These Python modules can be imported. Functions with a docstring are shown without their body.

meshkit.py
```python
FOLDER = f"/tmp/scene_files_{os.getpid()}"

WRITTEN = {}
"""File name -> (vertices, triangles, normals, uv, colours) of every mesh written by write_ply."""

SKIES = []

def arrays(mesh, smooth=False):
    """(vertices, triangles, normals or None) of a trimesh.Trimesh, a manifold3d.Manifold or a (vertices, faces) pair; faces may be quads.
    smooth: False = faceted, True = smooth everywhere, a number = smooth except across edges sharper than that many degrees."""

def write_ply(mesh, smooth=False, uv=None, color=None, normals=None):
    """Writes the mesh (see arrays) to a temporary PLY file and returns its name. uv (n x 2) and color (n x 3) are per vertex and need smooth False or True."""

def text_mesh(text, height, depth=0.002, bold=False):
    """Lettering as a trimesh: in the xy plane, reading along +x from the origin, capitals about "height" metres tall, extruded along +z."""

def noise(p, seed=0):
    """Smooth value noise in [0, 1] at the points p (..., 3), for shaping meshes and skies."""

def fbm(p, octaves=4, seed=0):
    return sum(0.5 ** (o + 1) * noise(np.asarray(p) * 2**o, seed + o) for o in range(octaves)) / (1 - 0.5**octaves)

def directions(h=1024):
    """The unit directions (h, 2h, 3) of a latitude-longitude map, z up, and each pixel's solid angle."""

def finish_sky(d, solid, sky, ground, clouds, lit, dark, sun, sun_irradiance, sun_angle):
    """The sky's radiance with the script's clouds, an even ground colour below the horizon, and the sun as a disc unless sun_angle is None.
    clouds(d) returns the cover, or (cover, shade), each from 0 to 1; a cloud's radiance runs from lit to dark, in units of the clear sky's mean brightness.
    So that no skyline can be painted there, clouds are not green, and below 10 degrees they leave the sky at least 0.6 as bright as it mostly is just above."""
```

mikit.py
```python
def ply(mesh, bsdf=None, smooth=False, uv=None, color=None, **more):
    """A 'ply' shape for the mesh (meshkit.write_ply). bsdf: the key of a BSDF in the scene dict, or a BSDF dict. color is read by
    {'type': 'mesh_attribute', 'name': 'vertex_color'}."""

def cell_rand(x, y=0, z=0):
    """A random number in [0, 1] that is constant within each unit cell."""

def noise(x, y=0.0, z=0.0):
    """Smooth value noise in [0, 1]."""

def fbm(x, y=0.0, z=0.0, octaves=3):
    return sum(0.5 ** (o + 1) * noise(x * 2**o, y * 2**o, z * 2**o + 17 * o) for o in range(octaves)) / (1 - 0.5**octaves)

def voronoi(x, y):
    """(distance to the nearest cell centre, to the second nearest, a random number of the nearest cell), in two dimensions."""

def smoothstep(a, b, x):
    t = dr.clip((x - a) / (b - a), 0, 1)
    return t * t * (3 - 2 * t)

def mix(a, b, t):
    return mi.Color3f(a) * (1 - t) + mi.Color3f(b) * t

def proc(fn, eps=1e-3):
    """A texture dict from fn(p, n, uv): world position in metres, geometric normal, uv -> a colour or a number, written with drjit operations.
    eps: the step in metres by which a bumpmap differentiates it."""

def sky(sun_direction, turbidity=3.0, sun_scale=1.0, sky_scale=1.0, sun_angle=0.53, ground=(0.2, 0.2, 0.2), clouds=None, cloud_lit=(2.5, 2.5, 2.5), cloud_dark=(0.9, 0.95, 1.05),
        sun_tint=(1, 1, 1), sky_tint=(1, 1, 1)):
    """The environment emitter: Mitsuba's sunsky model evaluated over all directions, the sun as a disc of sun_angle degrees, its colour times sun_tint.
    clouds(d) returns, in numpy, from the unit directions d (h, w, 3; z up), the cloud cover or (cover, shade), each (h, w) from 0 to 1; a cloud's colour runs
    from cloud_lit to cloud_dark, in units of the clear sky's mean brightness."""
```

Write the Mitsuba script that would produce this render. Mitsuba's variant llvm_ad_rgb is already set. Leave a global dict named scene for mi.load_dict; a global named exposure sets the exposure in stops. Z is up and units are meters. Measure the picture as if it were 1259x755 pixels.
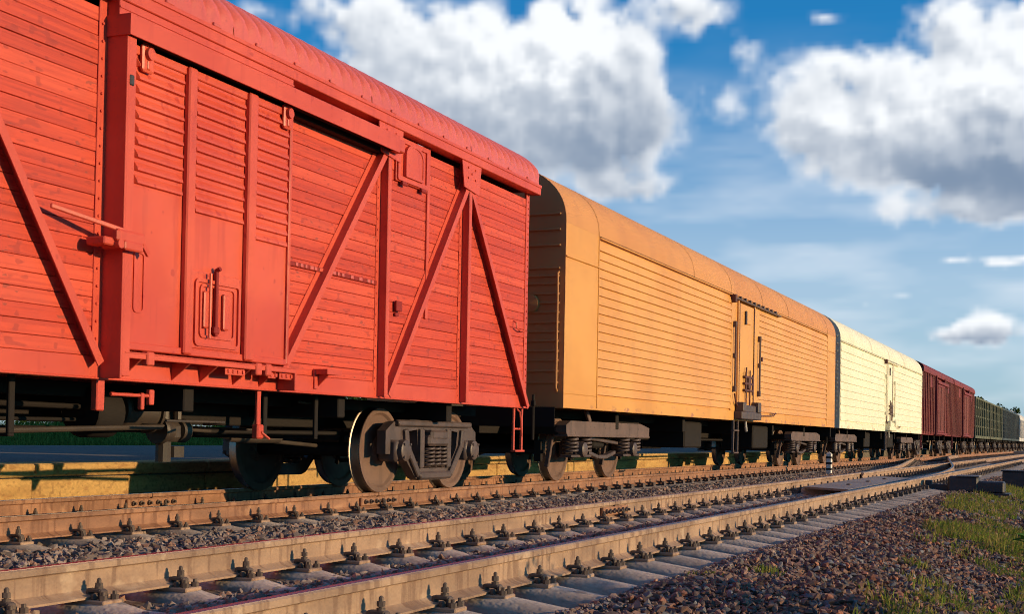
import math, random
import numpy as np, trimesh, mitsuba as mi, mikit, meshkit, drjit as dr
from shapely.geometry import Polygon
from scipy.spatial import ConvexHull
from mikit import proc, noise, fbm, voronoi, smoothstep, mix, cell_rand

T = mi.ScalarTransform4f
rng = np.random.default_rng(7)
scene, labels = {}, {}

# ------------------------------------------------------------------ camera, sky, sun, exposure
# x runs along the tracks away from the camera, y to the left (towards the train), z up; z = 0 is the top of the rails
F, BETA, PITCH, ROLL, SHIFT, EYE = 1640.5, 0.40977, 0.01801, 0.0182, 128.9, 0.668
fwd = np.array([math.cos(BETA) * math.cos(PITCH), math.sin(BETA) * math.cos(PITCH), math.sin(PITCH)])
right0 = np.array([math.sin(BETA), -math.cos(BETA), 0.0])
up = math.cos(ROLL) * np.cross(right0, fwd) - math.sin(ROLL) * right0
scene['camera'] = {
    'type': 'perspective', 'fov_axis': 'x', 'fov': math.degrees(2 * math.atan(629.5 / F)),
    'principal_point_offset_y': -SHIFT / 755.0,
    'near_clip': 0.05, 'far_clip': 8000.0,
    'to_world': T().look_at(origin=[0, 0, EYE], target=[float(v) for v in np.array([0, 0, EYE]) + fwd], up=[float(v) for v in up])}
exposure = 2.3
SUN_EL, SUN_AZ = math.radians(10.6), math.radians(8.0)
SUN = [math.sin(SUN_AZ) * math.cos(SUN_EL), -math.cos(SUN_AZ) * math.cos(SUN_EL), math.sin(SUN_EL)]

# the cumulus clouds by azimuth and elevation in degrees: (azimuth, elevation, half width, half height, density, shade)
CLOUDS = [(23.2, 15.4, 3.3, 2.2, 1.0, -.05), (21.0, 15.9, 2.1, 2.3, 1.5, -.15), (19.3, 14.3, 1.5, 2.1, .8, .7), (25.9, 14.3, 3.2, 1.8, .95, .15), (27.8, 16.4, 3.4, 1.4, .75, .1), (29.2, 14.6, 2.6, 1.0, .42, .1),
          (22.6, 12.3, 5.0, 1.8, .75, .38), (19.5, 12.9, 1.9, 1.6, .9, .85), (21.5, 13.4, 1.6, .7, .6, .5), (31.5, 17.4, 3.6, 1.0, .62, .1), (30.0, 15.6, 2.0, .8, .42, .1),
          (16.2, 17.8, 1.7, 1.0, .9, .1), (17.9, 15.2, .8, 1.5, .75, .1), (18.4, 10.6, 1.9, .6, .8, .15), (15.0, 14.2, 3.6, 1.0, .3, 0), (13.8, 16.3, 1.0, .6, .45, 0),
          (10.0, 14.5, 2.6, 1.8, .75, .1), (10.6, 12.9, 1.9, 1.1, .95, 0), (7.6, 12.9, 2.8, 1.2, 1.0, 0), (4.6, 14.0, 2.6, 2.2, 1.3, 0), (1.3, 13.6, 3.4, 2.8, 1.2, 0),
          (5.4, 16.9, 1.4, .9, .95, .05), (10.6, 17.3, .7, .35, .7, 0), (2.2, 17.2, 1.0, .5, .7, 0), (3.2, 11.4, 3.6, 1.1, 2.2, 1.7), (-1.0, 10.9, 4.0, 1.5, 2.2, 1.7), (5.0, 9.5, 3.6, .6, .75, .1), (9.0, 11.2, 2.8, .8, .55, .15),
          (4.7, 4.75, 2.2, .50, 1.05, 0), (4.1, 4.3, 1.3, .36, .9, .7), (2.2, 7.4, 3.0, .28, .55, 0), (8.0, 5.9, 1.9, .13, .45, 0), (5.5, 7.2, .8, .2, .5, 0)]


def clouds(d):
    az, el = np.degrees(np.arctan2(d[..., 1], d[..., 0])), np.degrees(np.arcsin(np.clip(d[..., 2], -1, 1)))
    p = np.stack([d[..., 0] * 9, d[..., 1] * 9, d[..., 2] * 13], -1)
    n = meshkit.fbm(p, 5, 3)
    cover = np.clip((n - .60) / .16, 0, 1) * np.clip((el - 16) / 8, 0, 1)          # scattered cumulus over the rest of the sky
    cover = np.where((np.abs(az - 17) < 40) & (el < 24), 0, cover)
    shade = np.clip((meshkit.fbm(p * 1.4 + 5, 4, 9) - .45) * 3, 0, 1) * cover
    win = (az > -14) & (az < 60) & (el < 26)
    a, e = az[win], el[win]
    def field(a, e):
        q = np.stack([a * .62 + e * .42, e * .62 - a * .42, a * .21 + e * .17], -1)
        det = meshkit.fbm(q, 4, 21) - .5
        puff = .5 - np.abs(meshkit.fbm(q * 1.5 + 3, 2, 51) - .5) * 4.2 + (meshkit.noise(q * 4 + 9, 52) - .5) * .4      # rounded billows
        w1, w2 = meshkit.fbm(q * .9 + 11, 4, 5) - .5, meshkit.fbm(q * .9 + 31, 4, 6) - .5
        a2, e2 = a + w1 * 2.0, e + w2 * 1.4
        dens, sh, wsum = np.zeros_like(a), np.zeros_like(a), np.full_like(a, 1e-6)
        for ca, ce, ra, re, k, s in CLOUDS:
            b = k * np.exp(-1.1 * (((a2 - ca) / ra) ** 2 + ((e2 - ce) / re) ** 2))
            dens += b
            sh += b * np.clip(s + np.clip(.35 - .6 * (e2 - ce) / re, 0, 1) * .45, 0, 1)
            wsum += b
        return dens, sh / wsum, dens * (1 + det * 1.5) + det * .45 + puff * .20 * np.clip(dens * 2, 0, 1)
    dens, sh, body = field(a, e)
    thick = field(a - .35, e + .45)[2]                                              # the same cloud a little nearer the sun
    cov = np.clip((body - .20) / .55, 0, 1)
    cov = cov * cov * (3 - 2 * cov)
    relief = .32 * np.tanh((thick - body) * 1.4)
    wisp = np.clip((meshkit.fbm(np.stack([a * .18, e * .8, a * 0], -1), 5, 40) - .40) * 2.4, 0, 1) * np.clip((17.5 - e) / 7, 0, 1)
    veil = .38 * np.clip((16.5 - e) / 10, 0, 1) ** 1.2 + .28 * wisp
    tot = cov + (1 - cov) * np.clip(veil, 0, .62)
    shd = (1 - np.exp(-1.45 * np.maximum(sh + relief + .03, 0))) * np.clip((dens - .15) * 1.5, 0, 1)
    edge = np.clip((a + 14) / 5, 0, 1) * np.clip((60 - a) / 12, 0, 1) * np.clip((26 - e) / 4, 0, 1)
    cover[win] = np.maximum(cover[win] * (1 - edge), tot * edge)
    shade[win] = shade[win] * (1 - edge) + shd * edge * cov / np.maximum(tot, 1e-3)
    return cover, np.clip(shade, 0, 1)


scene['sky'] = mikit.sky(SUN, turbidity=3.0, sun_scale=1.0, sky_scale=1.05, sun_angle=0.6, clouds=clouds, sky_tint=(.10, .70, 1.36), sun_tint=(.98, 1.08, 1.50),
                         cloud_lit=(4.7, 4.85, 5.0), cloud_dark=(.36, .80, 1.50), ground=(.16, .14, .13))


# ------------------------------------------------------------------ mesh helpers
_s = np.array([[x, y, z] for x in (-1, 1) for y in (-1, 1) for z in (-1, 1)], float)
_p = np.repeat(_s, 3, 0)
_k = np.tile(np.arange(3), 8)
_in = np.zeros((24, 3))
_in[np.arange(24), _k] = 1
_ref = _p * (1 - .2 * (1 - _in))
_h = ConvexHull(_ref)
CB_F = _h.simplices.copy()
for i_, f_ in enumerate(CB_F):
    a_, b_, c_ = _ref[f_]
    if np.dot(np.cross(b_ - a_, c_ - a_), a_ + b_ + c_) < 0:
        CB_F[i_] = f_[::-1]
BX_F = np.array([[0, 1, 3], [0, 3, 2], [4, 6, 7], [4, 7, 5], [0, 4, 5], [0, 5, 1], [2, 3, 7], [2, 7, 6], [0, 2, 6], [0, 6, 4], [1, 5, 7], [1, 7, 3]])


class M:
    """Collects pieces of one part and hands them over as one mesh."""
    def __init__(s): s.v, s.f, s.n = [], [], 0
    def add(s, v, f):
        v, f = np.asarray(v, float), np.asarray(f, int)
        if f.shape[1] == 4: f = np.vstack([f[:, [0, 1, 2]], f[:, [0, 2, 3]]])
        s.v.append(v); s.f.append(f + s.n); s.n += len(v)
        return s
    def mesh(s, m): return s.add(m.vertices, m.faces)
    def box(s, x0, x1, y0, y1, z0, z1, c=0.0):
        lo, hi = np.array([min(x0, x1), min(y0, y1), min(z0, z1)]), np.array([max(x0, x1), max(y0, y1), max(z0, z1)])
        m, h = (lo + hi) / 2, (hi - lo) / 2
        if c <= 0: return s.add(m + _s * h, BX_F)
        return s.add(m + _p * (h - np.minimum(c, h * .45) * (1 - _in)), CB_F)
    def bar(s, p0, p1, w, h, side=(0, 1, 0), c=0.0, off=0.0):
        """A beam from p0 to p1, w across, h along "side"."""
        p0, p1 = np.array(p0, float), np.array(p1, float)
        a = p1 - p0; L = np.linalg.norm(a); a /= L
        n = np.array(side, float); n -= a * (n @ a); n /= np.linalg.norm(n)
        t = np.cross(n, a)
        h3 = np.array([L / 2, w / 2, h / 2])
        v = _p * (h3 - min(c, w * .45, h * .45) * (1 - _in)) if c > 0 else _s * h3
        return s.add((p0 + p1) / 2 + n * off + v @ np.stack([a, t, n]), CB_F if c > 0 else BX_F)
    def tube(s, pts, r, n=8, cap=True):
        pts = np.array(pts, float); k = len(pts)
        d = np.gradient(pts, axis=0); d /= np.linalg.norm(d, axis=1, keepdims=True)
        r = np.broadcast_to(r, (k,))
        u = np.array([0, 0, 1.0]) if abs(d[0, 2]) < .9 else np.array([1.0, 0, 0])
        V = []
        for i in range(k):
            u = u - d[i] * (u @ d[i]); u /= np.linalg.norm(u)
            w = np.cross(d[i], u); t = np.arange(n) / n * 2 * np.pi
            V.append(pts[i] + r[i] * (np.cos(t)[:, None] * u + np.sin(t)[:, None] * w))
        V = np.vstack(V); i = np.arange(n); j = (i + 1) % n
        F = np.vstack([np.stack([q * n + i, q * n + j, (q + 1) * n + j, (q + 1) * n + i], 1) for q in range(k - 1)])
        F = np.vstack([F[:, [0, 1, 2]], F[:, [0, 2, 3]]])
        if cap:
            F = np.vstack([F, [[0, b + 1, b] for b in range(1, n - 1)], [[(k - 1) * n, (k - 1) * n + b, (k - 1) * n + b + 1] for b in range(1, n - 1)]])
        return s.add(V, F)
    def lathe(s, prof, center, n=32, axis=1):
        """prof: closed list of (along, radius) turned about the axis through center."""
        prof = np.array(prof, float); k = len(prof)
        t = np.arange(n) / n * 2 * np.pi
        V = np.zeros((k, n, 3)); o = [i for i in range(3) if i != axis]
        V[..., axis] = prof[:, :1]; V[..., o[0]] = prof[:, 1:] * np.cos(t); V[..., o[1]] = prof[:, 1:] * np.sin(t)
        i = np.arange(n); j = (i + 1) % n
        F = np.vstack([np.stack([q * n + i, q * n + j, ((q + 1) % k) * n + j, ((q + 1) % k) * n + i], 1) for q in range(k)])
        F = np.vstack([F[:, [0, 1, 2]], F[:, [0, 2, 3]]])
        v = V.reshape(-1, 3)
        vol = np.einsum('ij,ij->', v[F[:, 0]], np.cross(v[F[:, 1]], v[F[:, 2]]))
        return s.add(v + np.array(center, float), F[:, ::-1] if vol < 0 else F)
    def plate(s, poly, y0, y1):
        """A shapely polygon in (x, z) given thickness from y0 to y1."""
        m = trimesh.creation.extrude_polygon(poly, y1 - y0, engine='earcut')
        v = np.array(m.vertices)
        return s.add(np.stack([v[:, 0], y1 - v[:, 2], v[:, 1]], 1), m.faces)
    def spring(s, c, z0, z1, R, r, turns, n=14, k=6):
        t = np.linspace(0, turns * 2 * np.pi, int(turns * n) + 1)
        return s.tube(np.stack([c[0] + R * np.cos(t), c[1] + R * np.sin(t), np.linspace(z0 + r, z1 - r, len(t))], 1), r, k)
    def out(s): return np.vstack(s.v), np.vstack(s.f)


used = {}


def numbered(k):
    n = used.get(k, 0); used[k] = n + 1
    return k if n == 0 else f'{k}_{n:03d}'


def tag(k, label=None, cat=None, group=None, kind=None):
    e = labels.setdefault(k, {})
    for a, b in (('label', label), ('category', cat), ('group', group), ('kind', kind)):
        if b: e[a] = b
    return k


def thing(name, label, cat, group=None, kind=None):
    return tag(numbered(name), label, cat, group, kind)


def obj(name, m, bsdf, parent=None, smooth=False, tw=None, color=None):
    k = numbered(parent + '__' + name if parent else name)
    d = m if isinstance(m, dict) else mikit.ply(m.out() if isinstance(m, M) else m, bsdf, smooth, color=color)
    scene[k] = dict(d, to_world=tw) if tw is not None else dict(d)
    return k


# ------------------------------------------------------------------ materials
def rgb(*c): return {'type': 'rgb', 'value': list(c)}


def prin(name, color, rough=.6, spec=.4, two=False, bump=None, bscale=1.0, **k):
    b = {'type': 'principled', 'base_color': color if isinstance(color, dict) else rgb(*color), 'roughness': rough, 'specular': spec, **k}
    if bump is not None: b = {'type': 'bumpmap', 'arbitrary': bump, 'scale': bscale, 'bsdf': b}
    scene[name] = {'type': 'twosided', 'bsdf': b} if two else b


def wood(c, c2, seed):
    def fn(p, n, uv):
        g = fbm(p.x * 1.1 + seed, p.z * 55 + cell_rand(dr.floor(p.z / .11), seed) * 9, p.y * 3, 4)
        pl = cell_rand(dr.floor((p.z - 1.2) / .1104), dr.floor(p.x / 2.0), seed)
        k = fbm(p.x * 5, p.z * 9, seed, 3)
        knot = smoothstep(.80, .90, noise(p.x * 13 + 3, p.z * 30, seed))
        col = mix(c, c2, smoothstep(.35, .75, g) * .7 + (pl - .5) * .3)
        col = mix(col, (c[0] * .82, c[1] * .9, c[2] * 1.1), smoothstep(.5, .8, k) * .4)
        col = mix(col, (.24, .030, .026), knot * .45)
        chip = smoothstep(.80, .84, fbm(p.x * 9, p.z * 26, seed + 4, 3))
        return mix(col, (.20, .05, .04), chip * .6)
    return fn


def wood_bump(p, n, uv):
    return fbm(p.x * 1.1, p.z * 70, p.y * 3, 4)


def paint(c, c2, scale, stain=None, amount=.5, seed=0, speck=1.0):
    stain = stain or (c[0] * .55, c[1] * .6, c[2] * .7)
    def fn(p, n, uv):
        a = fbm(p.x * scale + seed, p.y * scale + 7, p.z * scale, 4)
        st = fbm(p.x * 14 + seed, p.y * 14, p.z * 1.3, 3) if speck else fbm(p.x * 3.2 + seed, p.y * 3, p.z * .5, 2)
        sp = smoothstep(.74, .80, fbm(p.x * 11 + seed, p.z * 11, p.y * 11, 3))
        col = mix(c, c2, smoothstep(.3, .7, a))
        col = mix(col, stain, smoothstep(.55, .8, st) * amount * .6)
        return mix(col, stain, sp * amount * speck) if speck else col
    return fn


prin('red_wood', proc(wood((.55, .066, .033), (.37, .036, .024), 1)), .55, .35, bump=proc(wood_bump, 2e-3), bscale=.0016)
prin('red_wood_c', proc(wood((.58, .080, .042), (.43, .046, .028), 9)), .55, .35, bump=proc(wood_bump, 2e-3), bscale=.0016)
prin('red_wood_b', proc(wood((.50, .055, .029), (.33, .033, .022), 5)), .55, .35, bump=proc(wood_bump, 2e-3), bscale=.0016)
prin('red_paint', proc(paint((.54, .078, .044), (.48, .060, .034), 1.6, (.32, .030, .024), .4, 2)), .45, .45)
prin('red_sheet', proc(paint((.57, .090, .046), (.48, .060, .034), .9, (.35, .034, .026), .6, 31)), .42, .45, bump=proc(lambda p, n, uv: fbm(p.x * 2.3, p.z * 1.9, 3, 3), 1e-2), bscale=.03)
prin('red_roof', proc(paint((.53, .098, .066), (.47, .080, .054), 1.2, (.34, .055, .042), .4, 3)), .34, .7)
prin('red_dark', (.23, .018, .014), .6, .3)
def yellow_fn(p, n, uv):
    col = paint((.61, .303, .076), (.565, .262, .062), .9, (.40, .19, .06), .30, 4, 0)(p, n, uv)
    rust = smoothstep(.62, .72, fbm(p.x * 5 + 2, p.y * 5, p.z * 9, 4)) * smoothstep(1.42, 1.18, p.z + .25 * noise(p.x * 3, p.z * 2))
    return mix(col, (.30, .13, .09), rust * .8)
prin('yellow_paint', proc(yellow_fn), .45, .4)
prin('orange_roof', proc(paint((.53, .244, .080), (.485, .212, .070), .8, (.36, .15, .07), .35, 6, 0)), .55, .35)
def cream_fn(p, n, uv):
    col = paint((.74, .71, .53), (.71, .67, .49), .7, (.52, .43, .26), .3, 8, 0)(p, n, uv)
    rust = smoothstep(.60, .72, fbm(p.x * 4 + 2, p.y * 5, p.z * 9, 4)) * smoothstep(1.62, 1.25, p.z + .25 * noise(p.x * 3, p.z * 2))
    return mix(col, (.46, .28, .16), rust * .7)
prin('cream_paint', proc(cream_fn), .45, .4)
prin('maroon_paint', proc(paint((.20, .035, .032), (.155, .027, .028), .6, (.09, .030, .028), .7, 11, 0)), .6, .3)
prin('green_paint', proc(paint((.125, .138, .092), (.098, .106, .072), .5, (.10, .075, .05), .7, 12, 0)), .65, .3)
prin('teal_paint', proc(paint((.060, .085, .095), (.050, .065, .075), .5, (.06, .05, .045), .6, 13, 0)), .65, .3)
prin('brown_wagon', proc(paint((.12, .072, .05), (.085, .055, .042), .5, (.06, .04, .035), .6, 14, 0)), .65, .3)
prin('white_wagon', proc(paint((.55, .53, .50), (.42, .41, .40), .6, (.30, .25, .2), .5, 15, 0)), .55, .3)
prin('frame_metal', proc(paint((.125, .083, .073), (.095, .064, .057), 3.0, (.055, .04, .036), .7, 16)), .6, .4)
prin('cast_metal', proc(paint((.088, .060, .055), (.064, .045, .042), 7.0, (.04, .03, .028), .7, 17)), .5, .5)
prin('lock_paint', proc(paint((.115, .040, .034), (.085, .032, .028), 6, (.05, .025, .022), .6, 35)), .6, .35)
prin('under_metal', (.016, .013, .012), .8, .2)
prin('brake_metal', proc(paint((.05, .036, .026), (.036, .026, .02), 6, (.03, .022, .02), .6, 18)), .55, .5)
prin('wheel_face', proc(paint((.165, .102, .078), (.13, .08, .063), 5.0, (.07, .048, .042), .6, 19)), .65, .2)
scene['polished_steel'] = {'type': 'roughconductor', 'specular_reflectance': rgb(.40, .34, .28), 'alpha': .28}
scene['bolt_steel'] = {'type': 'roughconductor', 'specular_reflectance': rgb(.5, .42, .36), 'alpha': .35}
def rail_fn(p, n, uv):
    a = fbm(p.x * 2.2, p.y * 2, p.z * 4, 4)
    st = fbm(p.x * 26, p.y * 3, p.z * 2.0, 3)
    fine = fbm(p.x * 90, p.y * 90, p.z * 90, 2)
    col = mix((.345, .232, .158), (.235, .155, .108), smoothstep(.3, .7, a))
    col = mix(col, (.15, .088, .06), smoothstep(.52, .72, st) * .7)
    col = mix(col, (.46, .35, .25), smoothstep(.66, .8, fbm(p.x * 7, p.y * 7, p.z * 7 + 5, 3)) * .5)
    return col * (.85 + .3 * fine)
prin('rail_steel', proc(rail_fn), .55, .45)
def rail_rust_fn(p, n, uv): return rail_fn(p, n, uv) * mi.Color3f(.90, .68, .57)
prin('rail_rust', proc(rail_rust_fn), .6, .4)
scene['rail_top'] = {'type': 'roughconductor', 'specular_reflectance': rgb(.60, .50, .42), 'alpha': .34}
prin('clip_iron', proc(paint((.105, .078, .064), (.075, .055, .047), 30, (.04, .03, .028), .6, 20)), .6, .4)
def sleeper_fn(p, n, uv):
    a = fbm(p.x * 5, p.y * 2.4, p.z * 5, 4)
    f = fbm(p.x * 60, p.y * 60, p.z * 60, 3)
    c = mix((.42, .35, .30), (.32, .265, .23), smoothstep(.3, .72, a))
    c = mix(c, (.13, .105, .095), smoothstep(.60, .76, fbm(p.x * 12 + 4, p.y * 6, p.z * 12, 3)) * .6)
    return c * (.72 + .56 * f)
def grit(p, n, uv): return fbm(p.x * 55, p.y * 55, p.z * 55, 3)
prin('sleeper_concrete', proc(sleeper_fn), .9, .2, bump=proc(grit, 3e-3), bscale=.005)
def platform_fn(p, n, uv):
    a = fbm(p.x * 1.3, p.y * 2, p.z * 7, 4)
    f = fbm(p.x * 38, p.y * 38, p.z * 38, 3)
    c = mix((.46, .300, .120), (.36, .218, .088), smoothstep(.35, .7, a))
    c = mix(c, (.30, .165, .07), smoothstep(.60, .74, fbm(p.x * 6, p.y * 6, p.z * 16, 4)) * .7)
    pit = smoothstep(.70, .78, noise(p.x * 26, p.z * 30, p.y * 26))
    return mix(c, (.2, .11, .055), pit * .45) * (.72 + .55 * f)
prin('platform_concrete', proc(platform_fn), .9, .2, bump=proc(lambda p, n, uv: fbm(p.x * 30, p.y * 30, p.z * 30, 4), 4e-3), bscale=.012)
def asphalt_fn(p, n, uv):
    a = fbm(p.x * .5, p.y * .5, 0, 4)
    f = noise(p.x * 60, p.y * 60)
    return mix((.120, .105, .088), (.092, .080, .068), a) * (.8 + .4 * f)
prin('asphalt', proc(asphalt_fn), .85, .3)
def ballast_col(p):
    u, v = p.x * 19, p.y * 19
    d1, d2, r = voronoi(u, v)
    grey = mix((.175, .138, .128), (.105, .086, .084), r)
    red = mix((.155, .088, .070), (.080, .056, .052), r)
    t = smoothstep(2.9, 2.1, p.y + .8 * (fbm(p.x * .8, p.y * .8, 0, 3) - .5))
    c = mix(grey, red, t)
    soil = mix((.075, .052, .042), (.11, .082, .06), fbm(p.x * 6, p.y * 6, 0, 4))
    s = smoothstep(.9, -.1, p.y + 1.2 * (fbm(p.x * .35, p.y * .7, 4, 3) - .5))
    return mix(c, soil, s)
def ballast_bump(p, n, uv):
    d1, d2, r = voronoi(p.x * 19, p.y * 19)
    return smoothstep(.0, .4, d2 - d1) * .6 + r * .4
prin('ballast', proc(lambda p, n, uv: ballast_col(p)), .95, .15, bump=proc(ballast_bump, 4e-3), bscale=.03)
prin('stone', {'type': 'mesh_attribute', 'name': 'vertex_color'}, .85, .25)
def field_fn(p, n, uv):
    a = fbm(p.x * .08, p.y * .08, 0, 5)
    return mix((.060, .075, .026), (.105, .098, .050), a) * (.7 + .6 * fbm(p.x * 3, p.y * 3, 0, 3))
prin('field_soil', proc(field_fn), .95, .1)
scene['leaf'] = {'type': 'principledthin', 'base_color': {'type': 'mesh_attribute', 'name': 'vertex_color'}, 'roughness': .55, 'diff_trans': .7, 'spec_trans': 0.0}
prin('bark', proc(paint((.09, .065, .05), (.065, .048, .038), 6, (.04, .03, .025), .6, 21)), .9, .1)
prin('machine_paint', proc(paint((.040, .038, .045), (.030, .028, .034), 5, (.07, .05, .04), .5, 22)), .5, .45)
prin('cover_metal', proc(paint((.23, .22, .22), (.17, .16, .165), 1.8, (.12, .09, .075), .7, 23)), .6, .35)
prin('white_paint', proc(paint((.72, .70, .64), (.62, .60, .54), 8, (.35, .28, .22), .5, 24)), .55, .35)
prin('black_paint', (.025, .024, .026), .55, .35)
prin('building_red', proc(paint((.21, .055, .05), (.17, .045, .042), .8, (.1, .03, .03), .4, 25)), .8, .2)
prin('building_pink', proc(paint((.42, .23, .21), (.36, .19, .18), .8, (.2, .1, .1), .4, 26)), .8, .2)
prin('dark_box', (.030, .020, .030), .5, .4)
prin('glass_dark', (.03, .035, .04), .12, .6)


# ------------------------------------------------------------------ the tracks' layout
G = .7975                                                   # from the track's axis to the middle of a rail
NEAR_Y = 3.815                                              # axis of the near track


def train_y(x): return 8.31 - .0019 * np.maximum(0, 24 - np.asarray(x, float)) ** 1.5


def branch_d(x):
    """How far the diverging track has moved from the near one: a curve, a straight, a curve back."""
    x = np.asarray(x, float)
    t = np.clip(x - 25, 0, 20)
    d = t * t / 400 + np.maximum(0, np.minimum(x, 69) - 45) * .1
    e = np.clip(x - 69, 0, 20)
    return d + .1 * e - e * e / 400


# ------------------------------------------------------------------ ground
def terrain_z(x, y):
    x, y = np.asarray(x, float), np.asarray(y, float)
    z = np.full(np.broadcast(x, y).shape, -.245)
    yb = y + 0 * x
    near = np.clip((yb - .2) / 2.3, 0, 1); near = near * near * (3 - 2 * near)
    z = -.62 + near * (.62 - .265)
    z = np.where(yb > 2.5, -.262, z)
    z = z - .13 * np.clip(1.5 - np.abs(yb - 2.93) / .30, 0, 1)
    hump = np.exp(-((yb - 6.1) / .8) ** 2) * .05
    gauge = np.exp(-((yb - 3.75) / .42) ** 2) * .065
    z = z + hump + gauge
    z = z + (meshkit.fbm(np.stack([x + 0 * yb, yb + 0 * x, 0 * (x + yb)], -1) * 1.3, 3, 4) - .5) * .06 * np.where(yb < 2.3, 1.6, .6)
    mound = .10 * np.exp(-((x - 9.5) / 3.5) ** 2 - ((yb - 1.5) / .7) ** 2)
    return z + mound


xs = np.concatenate([np.arange(-14, 2, .5), np.arange(2, 34, .14), np.arange(34, 80, .6), np.arange(80, 400.1, 8)])
ys = np.concatenate([np.arange(-16, -1, .6), np.arange(-1, 10.14, .12), [10.16]])
gx, gy = np.meshgrid(xs, ys, indexing='ij')
gz = terrain_z(gx, gy)
gz[:, 0] = -.9
nx, ny = gx.shape
i_, j_ = np.meshgrid(np.arange(nx - 1), np.arange(ny - 1), indexing='ij')
q_ = np.stack([i_ * ny + j_, (i_ + 1) * ny + j_, (i_ + 1) * ny + j_ + 1, i_ * ny + j_ + 1], -1).reshape(-1, 4)
tag(obj('ballast_ground', (np.stack([gx, gy, gz], -1).reshape(-1, 3), q_), 'ballast', smooth=True), kind='structure')
R_ = 4000.0
tag(obj('field', (np.array([[-R_, -R_, -.75], [R_, -R_, -.75], [R_, R_, -.75], [-R_, R_, -.75]]), np.array([[0, 1, 2], [0, 2, 3]])), 'field_soil'), kind='structure')

# ------------------------------------------------------------------ platform behind the train
PY = 10.16
pf = tag(numbered('platform'), kind='structure')
m = M().box(-16, 260, PY + .06, 21.4, -.6, .268)
scene[pf] = mikit.ply(m.out(), 'asphalt')
x = -13.0
k = 0
while x < 62:
    L = 2.98
    dy, dz = rng.uniform(-.012, .012, 2)
    obj('edge_slab', M().box(x + .006, x + L, PY - .03 + dy, PY + .62, .145 + dz * .3, .282 + dz * .3, .018), 'platform_concrete', pf)
    obj('face_block', M().box(x + .006, x + L, PY + .012 + dy, PY + .4, -.45, .128, .012), 'platform_concrete', pf)
    x += 2.98
tag(obj('field', (np.array([[-60, 21.3, .17], [400, 21.3, .17], [400, 160, .17], [-60, 160, .17]]), np.array([[0, 1, 2], [0, 2, 3]])), 'field_soil'), kind='structure')

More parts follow.
